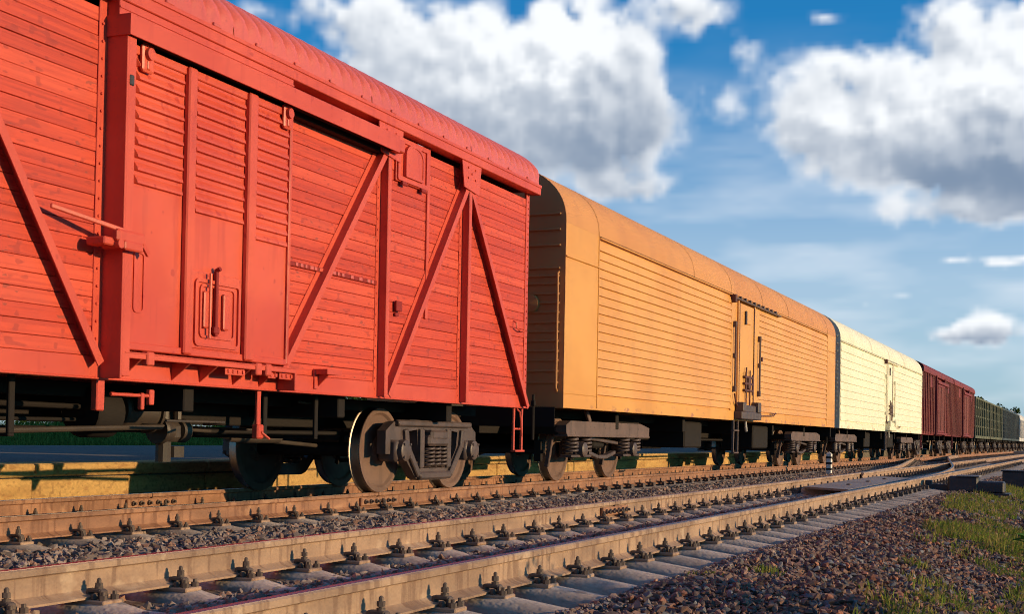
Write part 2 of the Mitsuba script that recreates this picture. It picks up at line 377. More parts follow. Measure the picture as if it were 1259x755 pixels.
# ------------------------------------------------------------------ rails
_h = [(-.075, -.18), (.075, -.18), (.075, -.169), (.030, -.155), (.0095, -.140), (.009, -.052), (.0115, -.046), (.0370, -.036), (.0370, -.008), (.030, -.0015), (.0, 0)]
PROFILE = np.array(_h + [(-a, b) for a, b in _h[::-1][1:-2]] )


def sweep(xs, ys, prof, zs=0.0):
    P = np.stack([xs, ys, np.broadcast_to(zs, np.shape(xs))], 1)
    d = np.gradient(P[:, :2], axis=0); d /= np.linalg.norm(d, axis=1, keepdims=True)
    nrm = np.stack([-d[:, 1], d[:, 0]], 1)
    k, n = len(prof), len(P)
    V = np.zeros((n, k, 3))
    V[:, :, :2] = P[:, None, :2] + prof[None, :, :1] * nrm[:, None, :]
    V[:, :, 2] = P[:, 2:] + prof[None, :, 1]
    i = np.arange(k); j = (i + 1) % k
    Fq = np.vstack([np.stack([a * k + i, (a + 1) * k + i, (a + 1) * k + j, a * k + j], 1) for a in range(n - 1)])
    Ft = np.vstack([Fq[:, [0, 1, 2]], Fq[:, [0, 2, 3]]])
    # end caps by a fan round the web's middle
    c0, c1 = n * k, n * k + 1
    v = np.vstack([V.reshape(-1, 3), [[P[0, 0], P[0, 1], P[0, 2] - .09], [P[-1, 0], P[-1, 1], P[-1, 2] - .09]]])
    e0 = np.stack([i, j, np.full(k, c0)], 1); e1 = np.stack([(n - 1) * k + j, (n - 1) * k + i, np.full(k, c1)], 1)
    f = np.vstack([Ft, e0, e1])
    vol = np.einsum('ij,ij->', v[f[:, 0]] - v[0], np.cross(v[f[:, 1]] - v[0], v[f[:, 2]] - v[0]))
    return v, f[:, ::-1] if vol < 0 else f


TOPP = np.array([(-.026, -.004), (.026, -.004), (.026, .0000), (.012, .0018), (-.012, .0018), (-.026, .0000)])


def rail(x0, x1, yfn, label, bsdf='rail_steel', step=1.5, group=None, prof=PROFILE):
    k = thing('rail', label, 'rail', group)
    n = max(2, int((x1 - x0) / step) + 1)
    xs = np.linspace(x0, x1, n); ys = yfn(xs)
    scene[k] = mikit.ply(sweep(xs, ys, prof), bsdf, 40)
    obj('running_surface', sweep(xs, ys, TOPP), 'rail_top', k)
    return k


def fishplate(k, x, y, side=-1):
    m = M().box(x - .40, x + .40, y + side * .012, y + side * .045, -.140, -.052, .006)
    f = obj('fishplate', m, 'rail_rust', k)
    for dx in (-.32, -.2, -.07, .07, .2, .32):
        mm = M().tube([(x + dx, y + side * .04, -.096), (x + dx, y + side * .066, -.096)], .026, 6)
        mm.tube([(x + dx, y + side * .06, -.096), (x + dx, y + side * .095, -.096)], .013, 8)
        obj('bolt', mm, 'clip_iron', f)


Y1, Y2 = (lambda x: train_y(x) + G), (lambda x: train_y(x) - G)
Y3, Y4 = (lambda x: NEAR_Y + G + 0 * x), (lambda x: NEAR_Y - G + 0 * x)
a = rail(-12, 11.30, Y1, "far rail of the train's track, its left length before the bolted joint", 'rail_rust')
b = rail(11.312, 36.3, Y1, "far rail of the train's track, under the red boxcar's wheels and the yellow wagon", 'rail_rust')
fishplate(a, 11.306, float(Y1(11.3)))
rail(36.312, 150, Y1, "far rail of the train's track, under the cream wagon and the cars beyond", 'rail_rust', 4)
a = rail(-12, 13.30, Y2, "near rail of the train's track, left of the red boxcar's front wheel", 'rail_rust')
fishplate(a, 13.306, float(Y2(13.3)))
rail(13.312, 38.3, Y2, "near rail of the train's track, running from the red boxcar's wheels past the yellow wagon", 'rail_rust')
rail(38.312, 150, Y2, "near rail of the train's track, beyond the striped post", 'rail_rust', 4)
a = rail(-12, 13.3, Y3, 'left rail of the empty near track, the length nearest the camera')
fishplate(a, 13.306, float(Y3(13.3)))
rail(13.312, 22.4, Y3, 'left rail of the empty near track, from its bolted joint to the grey cover plate')
stock = rail(22.41, 80, lambda x: NEAR_Y + G + branch_d(x), "outer rail of the turnout, curving from the near track across to the train's track", step=1.0)
rail(-12, 24.4, Y4, 'right rail of the empty near track, nearest of all rails to the camera')
rail(24.41, 160, Y4, 'right rail of the empty near track, beyond the switch machine', step=4)
TONGUE = PROFILE * [.62, 1]
rail(30.0, 160, Y3, 'straight inner rail of the turnout, starting behind the grey cover plate', step=2)
rail(25.6, 86, lambda x: NEAR_Y - G + .062 + branch_d(x), 'curved inner rail of the turnout, bending left towards the cars far off', step=1.0)

# ------------------------------------------------------------------ sleepers and fastenings


def sleeper_mesh(half, lowered=.0):
    ysn = np.array([-half, -half + .03, -.98, -.62, -.45, .0, .45, .62, .98, half - .03, half])
    top = np.array([-.262, -.245, -.200, -.200, -.232, -.238, -.232, -.200, -.200, -.238, -.250]) - lowered
    wid = np.array([.225, .25, .27, .27, .25, .24, .25, .27, .27, .25, .225])
    V = []
    for y, z, w in zip(ysn, top, wid):
        V.append([(-w / 2 - .025, y, -.42), (w / 2 + .025, y, -.42), (w / 2, y, z - .085), (w / 2 - .012, y, z - .045), (w / 2 - .035, y, z - .018), (w / 2 - .075, y, z), (-w / 2 + .075, y, z), (-w / 2 + .035, y, z - .018), (-w / 2 + .012, y, z - .045), (-w / 2, y, z - .085)])
    V = np.array(V); n, k = V.shape[:2]
    i = np.arange(k); j = (i + 1) % k
    Fq = np.vstack([np.stack([a * k + i, a * k + j, (a + 1) * k + j, (a + 1) * k + i], 1) for a in range(n - 1)])
    f = np.vstack([Fq[:, [0, 1, 2]], Fq[:, [0, 2, 3]], [[0, b + 1, b] for b in range(1, k - 1)], [[(n - 1) * k, (n - 1) * k + b, (n - 1) * k + b + 1] for b in range(1, k - 1)]])
    v = V.reshape(-1, 3)
    vol = np.einsum('ij,ij->', v[f[:, 0]], np.cross(v[f[:, 1]], v[f[:, 2]]))
    return v, f[:, ::-1] if vol < 0 else f


SL = mikit.ply(sleeper_mesh(1.36), 'sleeper_concrete', 25)
SLW = mikit.ply(sleeper_mesh(1.95), 'sleeper_concrete', 25)
SLF = mikit.ply(sleeper_mesh(1.36, .0), 'sleeper_concrete', 25)


def hexnut(m, x, y, z0, z1, r): return m.tube([(x, y, z0), (x, y, z1)], r, 6)


# seen from the rail's axis at y = 0; the clip stands on its -y side
pm = M().box(-.07, .07, -.185, .0, -.206, -.1815, .006)                              # base plate
PLATE = mikit.ply(pm.out(), 'rail_steel', False)
fm = M()
fm.box(-.055, .055, -.112, -.086, -.184, -.152, .006)                                # its rib
fm.box(-.026, .026, -.125, -.030, -.150, -.130, .008).box(-.026, .026, -.052, -.030, -.166, -.140, .006).box(-.026, .026, -.132, -.112, -.18, -.135, .006)   # clamp
fm.tube([(0, -.094, -.131), (0, -.094, -.118)], .021, 10)
for sx in (-.042, .042):
    hexnut(fm, sx, -.158, -.182, -.157, .021); fm.tube([(sx, -.158, -.16), (sx, -.158, -.140)], .011, 8)
FAST = mikit.ply(fm.out(), 'clip_iron', False)
bm = M(); hexnut(bm, 0, -.094, -.118, -.094, .0195); bm.tube([(0, -.094, -.128), (0, -.094, -.078), (0, -.094, -.070)], [.0115, .0115, .006], 8)
BOLT = mikit.ply(bm.out(), 'clip_iron', False)
fl = M().box(-.08, .08, -.185, .0, -.205, -.1805).box(-.03, .03, -.13, -.03, -.17, -.128); fl.tube([(0, -.094, -.128), (0, -.094, -.075)], .016, 5); fl.box(-.07, .07, -.18, -.14, -.182, -.14)
FAR = mikit.ply(fl.out(), 'clip_iron', False)


def fasten(sl, x, y, near):
    tw = T().translate([x, y, 0]).rotate([0, 0, 1], rng.normal(0, 2.0))
    k = obj('fastening', FAST if near else FAR, None, sl, tw=tw)
    if near:
        obj('bolt', BOLT, None, k, tw=tw @ T().translate([0, 0, rng.uniform(-.010, .008)])); obj('base_plate', PLATE, None, k, tw=tw)


SP = .625
near_x = np.arange(3.42, 66, SP)
for x in near_x:
    wide = 34 < x < 58
    s = thing('sleeper', 'grey concrete sleeper carrying the empty near track', 'sleeper', 'concrete sleepers of the near track')
    jx, jr = rng.normal(0, .012), rng.normal(0, .5)
    scene[s] = dict(SLW if wide else SL, to_world=T().translate([x + jx, NEAR_Y + (.55 if wide else 0), rng.normal(0, .003)]).rotate([0, 0, 1], jr))
    fasten(s, x + jx, NEAR_Y - G, x < 22)
    fasten(s, x + jx, NEAR_Y + G + (0 if x < 24 else float(branch_d(x)) if x < 30 else 0), x < 22)
    if x > 31:
        fasten(s, x + jx, NEAR_Y + G + float(branch_d(x)), False)
for x in np.arange(5.1, 66, SP + .01):
    s = thing('sleeper', "concrete sleeper almost buried in ballast under the train's track", 'sleeper', "concrete sleepers of the train's track")
    jx = rng.normal(0, .012)
    yy = float(train_y(x))
    scene[s] = dict(SL, to_world=T().translate([x + jx, yy, 0]))
    fasten(s, x + jx, yy - G, x < 20); fasten(s, x + jx, yy + G, x < 16)

# ------------------------------------------------------------------ ballast stones
def rock(seed):
    r = np.random.default_rng(seed)
    p = r.normal(size=(11, 3)); p /= np.linalg.norm(p, axis=1, keepdims=True)
    p *= r.uniform(.75, 1.1, (11, 1)) * [1.15, .85, .68]
    h = ConvexHull(p); u = h.vertices; mp = {a: i for i, a in enumerate(u)}
    v = p[u]; f = np.array([[mp[a] for a in s] for s in h.simplices])
    c = v.mean(0)
    for i, t in enumerate(f):
        if np.dot(np.cross(v[t[1]] - v[t[0]], v[t[2]] - v[t[0]]), v[t].mean(0) - c) < 0: f[i] = t[::-1]
    return v, f


ROCKS = [rock(100 + i) for i in range(12)]


def rot_many(n, r):
    q = r.normal(size=(n, 4)); q /= np.linalg.norm(q, axis=1, keepdims=True)
    w, x, y, z = q.T
    return np.stack([np.stack([1 - 2 * (y * y + z * z), 2 * (x * y - z * w), 2 * (x * z + y * w)], -1), np.stack([2 * (x * y + z * w), 1 - 2 * (x * x + z * z), 2 * (y * z - x * w)], -1), np.stack([2 * (x * z - y * w), 2 * (y * z + x * w), 1 - 2 * (x * x + y * y)], -1)], 1)


def stones(key, x0, x1, y0, y1, dens, smin, smax, label, sink=.25, seed=0, lift=0.0):
    r = np.random.default_rng(seed)
    n = int((x1 - x0) * (y1 - y0) * dens)
    x, y = r.uniform(x0, x1, n), r.uniform(y0, y1, n)
    s = smin + (smax - smin) * r.random(n) ** 2.2
    keep = (x > .80 * y - .8)
    for yr in (NEAR_Y + G, NEAR_Y - G): keep &= np.abs(y - yr) > .10 + s * .6
    for sg in (-1, 1): keep &= np.abs(y - train_y(x) - sg * G) > .10 + s * .6
    ph = np.abs((x - near_x[0] + SP / 2) % SP - SP / 2)
    on = (ph < .135 + s * .3) & (x < 60)
    out = np.abs(y - NEAR_Y)
    cover = np.where(out > 1.22, .45, np.where(out > .5, .05, .9))
    cover = np.where(out > 1.36, 1, cover)
    keep &= ~on | (r.random(n) < cover)
    phT = np.abs((x - 5.1 + .3175) % .635 - .3175)
    keep &= ~((phT < .13) & (np.abs(np.abs(y - train_y(x)) - G) < .24))
    # grass grows over the stones on the right
    keep &= r.random(n) < np.clip((y + .25 + .8 * (meshkit.fbm(np.stack([x * .4, y * .8, 0 * x], -1), 3, 8) - .5)) / .7, 0, 1)
    x, y, s = x[keep], y[keep], s[keep]
    n = len(x)
    z = terrain_z(x, y) + s * (.62 - sink - .3 * r.random(n)) + lift * r.random(n)
    inside = (np.abs(y - NEAR_Y) < 1.45)
    z = np.where(inside, np.minimum(z, np.where(np.abs(y - NEAR_Y) > .5, -.225, -.185) - s * .4), z)
    t = np.clip((2.75 - y - .8 * (meshkit.fbm(np.stack([x * .8, y * .8, 0 * x], -1), 3, 2) - .5)) / .8, 0, 1)
    b = r.random((n, 1)) ** 1.6
    grey = np.array([.135, .112, .105]) + b * np.array([.19, .145, .122])
    red = np.array([.112, .076, .066]) + b * np.array([.185, .098, .066])
    warm = r.random((n, 1)) < .22
    grey = np.where(warm, grey * [1.2, .88, .72], grey)
    red = np.where(r.random((n, 1)) < .14, red * [1.5, 1.05, .85], red)
    red = np.where(r.random((n, 1)) < .25, red.mean(1, keepdims=True) * [.98, .98, 1.05], red)
    col = grey * (1 - t[:, None]) + red * t[:, None]
    kind = r.integers(0, len(ROCKS), n); R = rot_many(n, r)
    V, Fc, C, off = [], [], [], 0
    flat = np.array([1, 1, .8])
    for k, (v, f) in enumerate(ROCKS):
        i = np.nonzero(kind == k)[0]
        if not len(i): continue
        vv = np.einsum('nij,vj->nvi', R[i], v) * flat * s[i, None, None] + np.stack([x[i], y[i], z[i]], 1)[:, None]
        V.append(vv.reshape(-1, 3)); Fc.append((f[None] + (np.arange(len(i)) * len(v))[:, None, None] + off).reshape(-1, 3))
        C.append(np.repeat(col[i], len(v), 0)); off += len(i) * len(v)
    k = obj(key, (np.vstack(V), np.vstack(Fc)), 'stone', color=np.vstack(C))
    tag(k, label, 'gravel', kind='stuff')


stones('gravel', 3.0, 15, 4.7, 7.35, 430, .018, .052, 'grey brown crushed stone between the two tracks, the stretch nearest the camera', seed=1)
stones('gravel', 15, 36, 4.7, 7.35, 260, .022, .056, 'grey brown crushed stone between the two tracks, the middle stretch', seed=2)
stones('gravel', 36, 66, 4.6, 7.3, 60, .04, .07, 'grey brown crushed stone between the two tracks, the far stretch', seed=3)
stones('gravel', 3.0, 14, 2.35, 4.7, 480, .014, .042, 'grey crushed stone and grit among the near track\'s sleepers, the stretch nearest the camera', seed=4)
stones('gravel', 14, 34, 2.35, 4.7, 240, .020, .045, 'grey crushed stone and grit among the near track\'s sleepers, the stretch farther off', seed=5)
stones('gravel', 3.0, 16, -.8, 2.5, 800, .012, .042, 'reddish brown crushed stone heaped beside the near track, the stretch nearest the camera', seed=6, lift=.03)
stones('gravel', 16, 40, -.8, 2.5, 170, .024, .058, 'reddish brown crushed stone heaped beside the near track, the stretch farther off', seed=7, lift=.02)
stones('gravel', 6.0, 34, 7.45, 10.0, 70, .025, .055, "dark crushed stone under the train's track", seed=8)


# ------------------------------------------------------------------ grass and plants
def blades(key, x, y, z, h, w, cols, label, cat='grass', seed=0, lean=.5, parent=None, kind='stuff'):
    r = np.random.default_rng(seed); n = len(x)
    a = r.uniform(0, 2 * np.pi, n); b = r.uniform(0, 2 * np.pi, n)
    tilt = lean * r.random(n)
    sx, sy = np.cos(a) * w / 2, np.sin(a) * w / 2
    lx, ly = np.cos(b) * tilt * h, np.sin(b) * tilt * h
    base = np.stack([x, y, z], 1)
    side = np.stack([sx, sy, 0 * x], 1)
    mid = base + np.stack([lx * .35, ly * .35, h * .6], 1)
    tip = base + np.stack([lx, ly, h * (1 - .25 * tilt)], 1)
    V = np.stack([base - side, base + side, mid - side * .8, mid + side * .8, tip], 1).reshape(-1, 3)
    f = np.array([[0, 1, 3], [0, 3, 2], [2, 3, 4]])
    Fc = (f[None] + (np.arange(n) * 5)[:, None, None]).reshape(-1, 3)
    cols = np.array(cols); c = cols[r.integers(0, len(cols), n)] * r.uniform(.7, 1.25, (n, 1))
    k = obj(key, (V, Fc), 'leaf', parent, color=np.repeat(c, 5, 0))
    if kind: tag(k, label, cat, kind=kind)
    return k


GREENS = [(.16, .215, .038), (.18, .25, .045), (.25, .27, .065), (.34, .28, .10), (.11, .185, .04), (.28, .21, .085)]
r = np.random.default_rng(31)
n = 260000
x = 7.5 + 37.5 * r.random(n) ** 1.25 ; y = r.uniform(-3.0, 2.5, n)
pn = meshkit.fbm(np.stack([x * .42, y * .9, 0 * x], -1), 4, 12)
edge = np.interp(x, [7, 9, 10.6, 11.9, 12.9, 13.9, 15.2, 18, 23, 28, 36, 50], [1.0, 1.5, 1.55, .85, .6, 1.35, 1.85, 2.3, 2.45, 2.4, 2.0, 1.6])
p = np.clip((edge - y) / .7 + (pn - .50) * 4.6, 0, 1)
p *= np.clip((meshkit.fbm(np.stack([x * 1.6, y * 2.2, 0 * x], -1), 3, 19) - .30) * 5, 0, 1)
keep = (r.random(n) < p * np.where(x < 20, .9, .6)) & (y < .055 * x + .9)
x, y = x[keep], y[keep]; n = len(x)
h = r.uniform(.04, .13, n) * (.6 + .9 * meshkit.fbm(np.stack([x * 1.5, y * 1.5, 0 * x], -1), 3, 15)) * np.where(x > 15, 1.15, 1)
blades('grass', x, y, terrain_z(x, y) - .01, h, r.uniform(.008, .018, n), GREENS, 'short green and yellowing grass on the right beside the gravel', seed=32, lean=.9)
r = np.random.default_rng(33)
n = 42000
x = r.uniform(12, 52, n); y = 21.6 + r.random(n) ** 1.5 * 9
h = r.uniform(.25, .75, n) * (.5 + meshkit.fbm(np.stack([x * .6, y * .6, 0 * x], -1), 3, 16)) * np.clip(.35 + (y - 21.4) * .35, .35, 1.2)
blades('grass', x, y, 0 * x + .165, h, r.uniform(.012, .03, n), [(.11, .20, .04), (.16, .25, .05), (.21, .27, .06), (.08, .15, .03)], 'tall rough grass growing behind the platform', seed=34, lean=.6)


def leafy(key, label, cat, c, rad, n, size, cols, seed, group=None, trunk=None):
    """A shrub or tree: limbs and a crown of leaf-sized faces in clumps."""
    r = np.random.default_rng(seed)
    t = thing(key, label, cat, group)
    c, rad = np.array(c, float), np.array(rad, float); b0 = (trunk if trunk is not None else .1) + .05
    cl = r.normal(size=(26, 3)); cl /= np.linalg.norm(cl, axis=1, keepdims=True)
    cl *= r.uniform(.35, .95, (26, 1)); cr = r.uniform(.22, .42, 26)
    i = r.integers(0, 26, n)
    d = r.normal(size=(n, 3)); d /= np.linalg.norm(d, axis=1, keepdims=True)
    P = c + (cl[i] + d * cr[i, None] * r.uniform(.55, 1.05, (n, 1))) * rad
    P = P[P[:, 2] > b0]; n = len(P)
    R = rot_many(n, r)
    q = np.array([[-.5, 0, 0], [0, -.32, 0.06], [.5, 0, 0], [0, .32, .06]])
    s = size * r.uniform(.6, 1.3, n)
    V = (np.einsum('nij,vj->nvi', R, q) * s[:, None, None] + P[:, None]).reshape(-1, 3)
    Fc = (np.array([[0, 1, 2], [0, 2, 3]])[None] + (np.arange(n) * 4)[:, None, None]).reshape(-1, 3)
    cols = np.array(cols); cc = cols[r.integers(0, len(cols), n)] * r.uniform(.7, 1.2, (n, 1))
    obj('crown', (V, Fc), 'leaf', t, color=np.repeat(cc, 4, 0))
    m = M(); b = np.array([c[0], c[1], trunk if trunk is not None else .1])
    h0 = c[2] - b[2]
    m.tube([b, b + [.02, 0, h0 * .5], c], [.05 * rad[2], .04 * rad[2], .02 * rad[2]], 7)
    for a in range(8):
        m.tube([b + [0, 0, h0 * (.3 + .06 * a)], c + cl[a] * rad * .8], [.022 * rad[2], .008 * rad[2]], 5)
    obj('trunk', m, 'bark', t)
    return t


DARKG = [(.035, .060, .015), (.05, .08, .02), (.028, .05, .016), (.07, .095, .03)]
for i in range(14):
    x = 17 + i * 3.6 + rng.uniform(-.8, .8)
    leafy('shrub', 'dark green shrub behind the grass beyond the platform', 'shrub', (x, 29.5 + rng.uniform(-1.2, 1.5), 1.3 + .2), (1.9, 1.5, 1.45 + rng.uniform(-.2, .5)), 2600, .17, DARKG, 200 + i, 'shrubs beyond the platform', .15)
for i, (x, y, z, rr) in enumerate([(236, 16.2, 5.6, 3.1), (262, 14.6, 4.6, 3.2), (250, 19.5, 5.0, 3.4)]):
    leafy('tree', 'distant dark round tree rising behind the last cars of the train', 'tree', (x, y, z), (rr, rr, rr * .95), 2600, .5, DARKG, 300 + i, 'far trees behind the train', -.7)

leafy('shrub', 'green shrub on the right of the tracks, outside the frame', 'shrub', (8.1, -.70, -.08), (1.1, .75, .58), 3200, .06, GREENS[:3], 77, None, -.6)

# single weeds in the gravel, and the broad leaved plant at the edge
for (x, y, hh, lab) in [(8.95, 2.0, .12, 'small green weed sprouting in the reddish gravel near the lower edge'), (11.4, 1.3, .13, 'lone upright tuft of pale weed amid the reddish gravel'), (8.5, 2.3, .07, 'low dark green weed in the shaded gravel beside the sleepers'), (9.6, 1.05, .10, 'green weed tuft at the lower edge of the gravel heap')]:
    k = thing('weed', lab, 'weed')
    n = 90
    xx, yy = x + rng.normal(0, .05, n), y + rng.normal(0, .05, n)
    blades('leaves', xx, yy, terrain_z(xx, yy), rng.uniform(.4, 1, n) * hh, rng.uniform(.006, .014, n), GREENS[:4], None, seed=int(x * 10), lean=1.0, parent=k, kind=None)
pl = thing('plant', 'leafy plant with broad light green leaves at the right edge', 'plant')
px_, py_ = 15.2, .53
for i in range(17):
    a = rng.uniform(0, 6.28); el = rng.uniform(.35, 1.1); L = rng.uniform(.18, .28); hgt = rng.uniform(.05, .30)
    u = np.linspace(0, 1, 7); w = np.sin(np.pi * (u * .92 + .04)) ** .8 * L * .36
    d = np.array([math.cos(a) * math.cos(el), math.sin(a) * math.cos(el), math.sin(el)]); sd = np.array([-math.sin(a), math.cos(a), 0])
    P = np.array([px_, py_, float(terrain_z(px_, py_)) + hgt]) + np.array([math.cos(a), math.sin(a), 0]) * .04 + u[:, None] * d * L - np.stack([0 * u, 0 * u, .35 * L * u ** 2], 1)
    V = np.vstack([P - sd * w[:, None] + [0, 0, .012], P, P + sd * w[:, None] + [0, 0, .012]]); q = []
    for j in range(6): q += [[j, j + 1, 8 + j, 7 + j], [7 + j, 8 + j, 15 + j, 14 + j]]
    g = np.array([.13, .27, .06]) * rng.uniform(.75, 1.25)
    obj('leaf', (V, np.array(q)), 'leaf', pl, smooth=True, color=np.repeat(g[None], 21, 0))
m = M()
for i in range(6): m.tube([(px_, py_, float(terrain_z(px_, py_)) - .02), (px_ + rng.normal(0, .05), py_ + rng.normal(0, .05), -.33)], .006, 5)
obj('stem', m, 'bark', pl)


# ------------------------------------------------------------------ wagons: common pieces (x along the wagon, -y the side in view)
def place(xc, L):
    x0, x1 = xc - L / 2, xc + L / 2
    y0, y1 = float(train_y(x0)), float(train_y(x1))
    return T().translate([xc, (y0 + y1) / 2, 0]).rotate([0, 0, 1], math.degrees(math.atan2(y1 - y0, L)))


def wheel_prof(side):
    # (along the axle, radius): flange on the inner side
    p = [(.066, .475), (.055, .478), (-.030, .483), (-.044, .490), (-.052, .506), (-.062, .508), (-.067, .498), (-.067, .425), (-.035, .405), (-.005, .30), (.005, .16), (-.06, .13), (-.06, .09), (.085, .09), (.085, .13), (.045, .165), (.03, .30), (.040, .400), (.066, .425)]
    return [(a * side, b) for a, b in p]


_w = {}


def wheels(parent, u, tw, n=40):
    """A wheelset at u: wheels at the rails, axle; the tread worn bright."""
    for s in (-1, 1):
        for nm, bs in (('wheel', 'wheel_face'), ('tread', 'polished_steel')):
            if (nm, s) not in _w:
                m = M().lathe(wheel_prof(s) if nm == 'wheel' else [(a * s, b) for a, b in [(.058, .4765), (.054, .4795), (-.030, .4845), (-.044, .4915), (-.051, .505), (-.051, .47), (.058, .47)]], (0, 0, 0), 48)
                _w[nm, s] = mikit.ply(m.out(), bs, 35)
            obj(nm, _w[nm, s], None, parent, tw=tw @ T().translate([u, s * G * .992, .479]))
    if 'axle' not in _w:
        _w['axle'] = mikit.ply(M().lathe([(-1.15, .001), (-1.15, .065), (-.9, .075), (-.9, .09), (-.55, .085), (0, .078), (.55, .085), (.9, .09), (.9, .075), (1.15, .065), (1.15, .001)], (0, 0, 0), 14).out(), 'under_metal', 40)
    obj('axle', _w['axle'], None, parent, tw=tw @ T().translate([u, 0, .479]))


def bogie_cast(car, u0, tw, sides=(-1, 1)):
    """Freight bogie with cast side frames and a nest of springs."""
    b = tag(numbered(car + '__bogie'))
    W = tw @ T().translate([u0, 0, 0])
    for u in (-.925, .925): wheels(b, u, W)
    outer = [(-1.20, .44), (-1.20, .70), (-1.02, .80), (-.6, .83), (.6, .83), (1.02, .80), (1.20, .70), (1.20, .44), (1.09, .44), (1.09, .60), (.78, .60), (.74, .40), (.46, .16), (.36, .13), (-.36, .13), (-.46, .16), (-.74, .40), (-.78, .60), (-1.09, .60), (-1.09, .44)]
    hole = [(-.29, .27), (-.29, .72), (.29, .72), (.29, .27)]
    tri = [(-.66, .70), (-.43, .72), (-.40, .35), (-.47, .33), (-.62, .50)]
    po = Polygon(outer, [hole, tri, [(-a, z) for a, z in tri][::-1]])
    for s in sides:
        m = M()
        m.plate(po, s * 1.018 - .055, s * 1.018 + .055)
        # flanges round the windows and along the chords
        for a in (-1, 1):
            m.bar((a * .36, s * 1.085, .27), (a * .36, s * 1.085, .73), .10, .06, c=.012)
            m.bar((a * .42, s * 1.085, .19), (a * .72, s * 1.085, .52), .09, .06, c=.012)
            m.bar((a * .72, s * 1.085, .50), (a * .76, s * 1.085, .72), .09, .06, c=.012)
        m.bar((-.98, s * 1.08, .79), (.98, s * 1.08, .79), .07, .09, c=.015)
        m.bar((-.42, s * 1.08, .185), (.42, s * 1.08, .185), .09, .09, c=.02)
        obj('side_frame', m, 'cast_metal', b, 40, tw=W)
        for a in (-.925, .925):
            m = M().box(a - .15, a + .15, s * 1.018 - .12, s * 1.018 + .12, .355, .60, .03)
            m.lathe([(0, .001), (0, .125), (.06 * s, .12), (.075 * s, .10), (.075 * s, .001)], (a, s * 1.13, .479), 20)
            for t in np.arange(4) * np.pi / 2 + np.pi / 4: m.tube([(a + .1 * math.cos(t), s * 1.19, .479 + .1 * math.sin(t)), (a + .1 * math.cos(t), s * 1.215, .479 + .1 * math.sin(t))], .016, 6)
            obj('axle_box', m, 'cast_metal', b, 40, tw=W)
        for q in (-.17, 0, .17):
            for d in (-.07, .07):
                obj('spring', M().spring((q, s * 1.018 + d), .27, .53, .068, .0165, 5), 'cast_metal', b, True, tw=W)
    m = M().box(-.27, .27, -1.16, 1.16, .53, .66, .03).box(-.22, .22, -1.17, 1.17, .60, .72, .03).box(-.3, .3, -.5, .5, .55, .86, .03)
    m.lathe([(0, .001), (0, .16), (.06, .15), (.06, .001)], (0, 0, .86), 18, axis=2)
    obj('bolster', m, 'cast_metal', b, tw=W)
    m = M()
    for a in (-.42, .42):
        m.bar((a, -.85, .43), (a, .85, .43), .05, .08, (0, 0, 1))
        for s in (-1, 1): m.box(a - .03 + (.03 if a > 0 else -.03) - .02, a + .03 + (.03 if a > 0 else -.03) + .02, s * .79 - .05, s * .79 + .05, .32, .62, .01)
        m.bar((a, 0, .30), (a * .55, 0, .82), .05, .03)
    m.bar((-.42, 0, .34), (.42, 0, .34), .05, .03)
    obj('brake_rigging', m, 'under_metal', b, tw=W)
    return b


def bogie_welded(car, u0, tw, sides=(-1, 1), base=2.4, detail=True):
    """Passenger type bogie of the refrigerator wagons: deep side beam over four pairs of springs at each axle box."""
    b = tag(numbered(car + '__bogie'))
    W = tw @ T().translate([u0, 0, 0])
    for a in (-base / 2, base / 2): wheels(b, a, W)
    po = Polygon([(-1.92, .70), (-1.96, .74), (-1.96, .84), (-1.78, .905), (1.55, .905), (2.02, .84), (2.02, .70)])
    for s in sides:
        obj('side_beam', M().plate(po, s * 1.20 - .09, s * 1.20 + .09).box(-1.94, 2.0, s * 1.20 - .11, s * 1.20 + .11, .672, .70, .006), 'frame_metal', b, tw=W)
        for a in (-base / 2, base / 2):
            m = M().box(a - .13, a + .13, s * 1.08 - .16, s * 1.08 + .16, .36, .60, .04).box(a - .42, a + .42, s * 1.16 - .1, s * 1.16 + .1, .36, .405, .015)
            m.lathe([(0, .001), (0, .12), (.07 * s, .112), (.09 * s, .08), (.09 * s, .001)], (a, s * 1.235, .479), 20)
            obj('axle_box', m, 'cast_metal', b, 40, tw=W)
            for q in (-.29, .29):
                if detail: m = M().spring((a + q, s * 1.18), .405, .672, .105, .022, 4, 14, 7)
                else: m = M().lathe([(0, .001)] + [(.405 + .27 * (t + .5 * w) / 4 - .405, .115 - .03 * w) for t in range(4) for w in (0, 1)] + [(.27, .001)], (a + q, s * 1.18, .405), 10, axis=2)
                obj('spring', m, 'cast_metal', b, True, tw=W)
        m = M().bar((-.62, s * 1.12, .43), (-.2, s * 1.12, .36), .06, .1, c=.01).bar((-.2, s * 1.12, .36), (.2, s * 1.12, .36), .06, .12, c=.01).bar((.2, s * 1.12, .36), (.62, s * 1.12, .43), .06, .1, c=.01)
        m.bar((-.75, s * 1.14, .66), (.75, s * 1.14, .58), .05, .05, c=.01)
        obj('swing_link', m, 'cast_metal', b, tw=W)
    m = M().box(-.25, .25, -1.1, 1.1, .5, .78, .03)
    for a in (-1.9, -.6, .6, 1.95): m.box(a - .06, a + .06, -1.15, 1.15, .70, .84, .01)
    for a in (-base / 2 - .62, -base / 2 + .62, base / 2 - .62, base / 2 + .62):
        m.box(a - .035, a + .035, -.86, -.74, .30, .62, .01); m.box(a - .03, a + .03, -.9, .9, .42, .47)
    obj('bolster', m, 'under_metal', b, tw=W)
    for a in (-base / 2 - .58, base / 2 - .58):
        m = M().bar((a - .02, -1.0, .70), (a + .05, -.90, .22), .07, .05, (1, 0, 0), c=.01)
        obj('brake_hanger', m, 'frame_metal', b, tw=W)
    return b


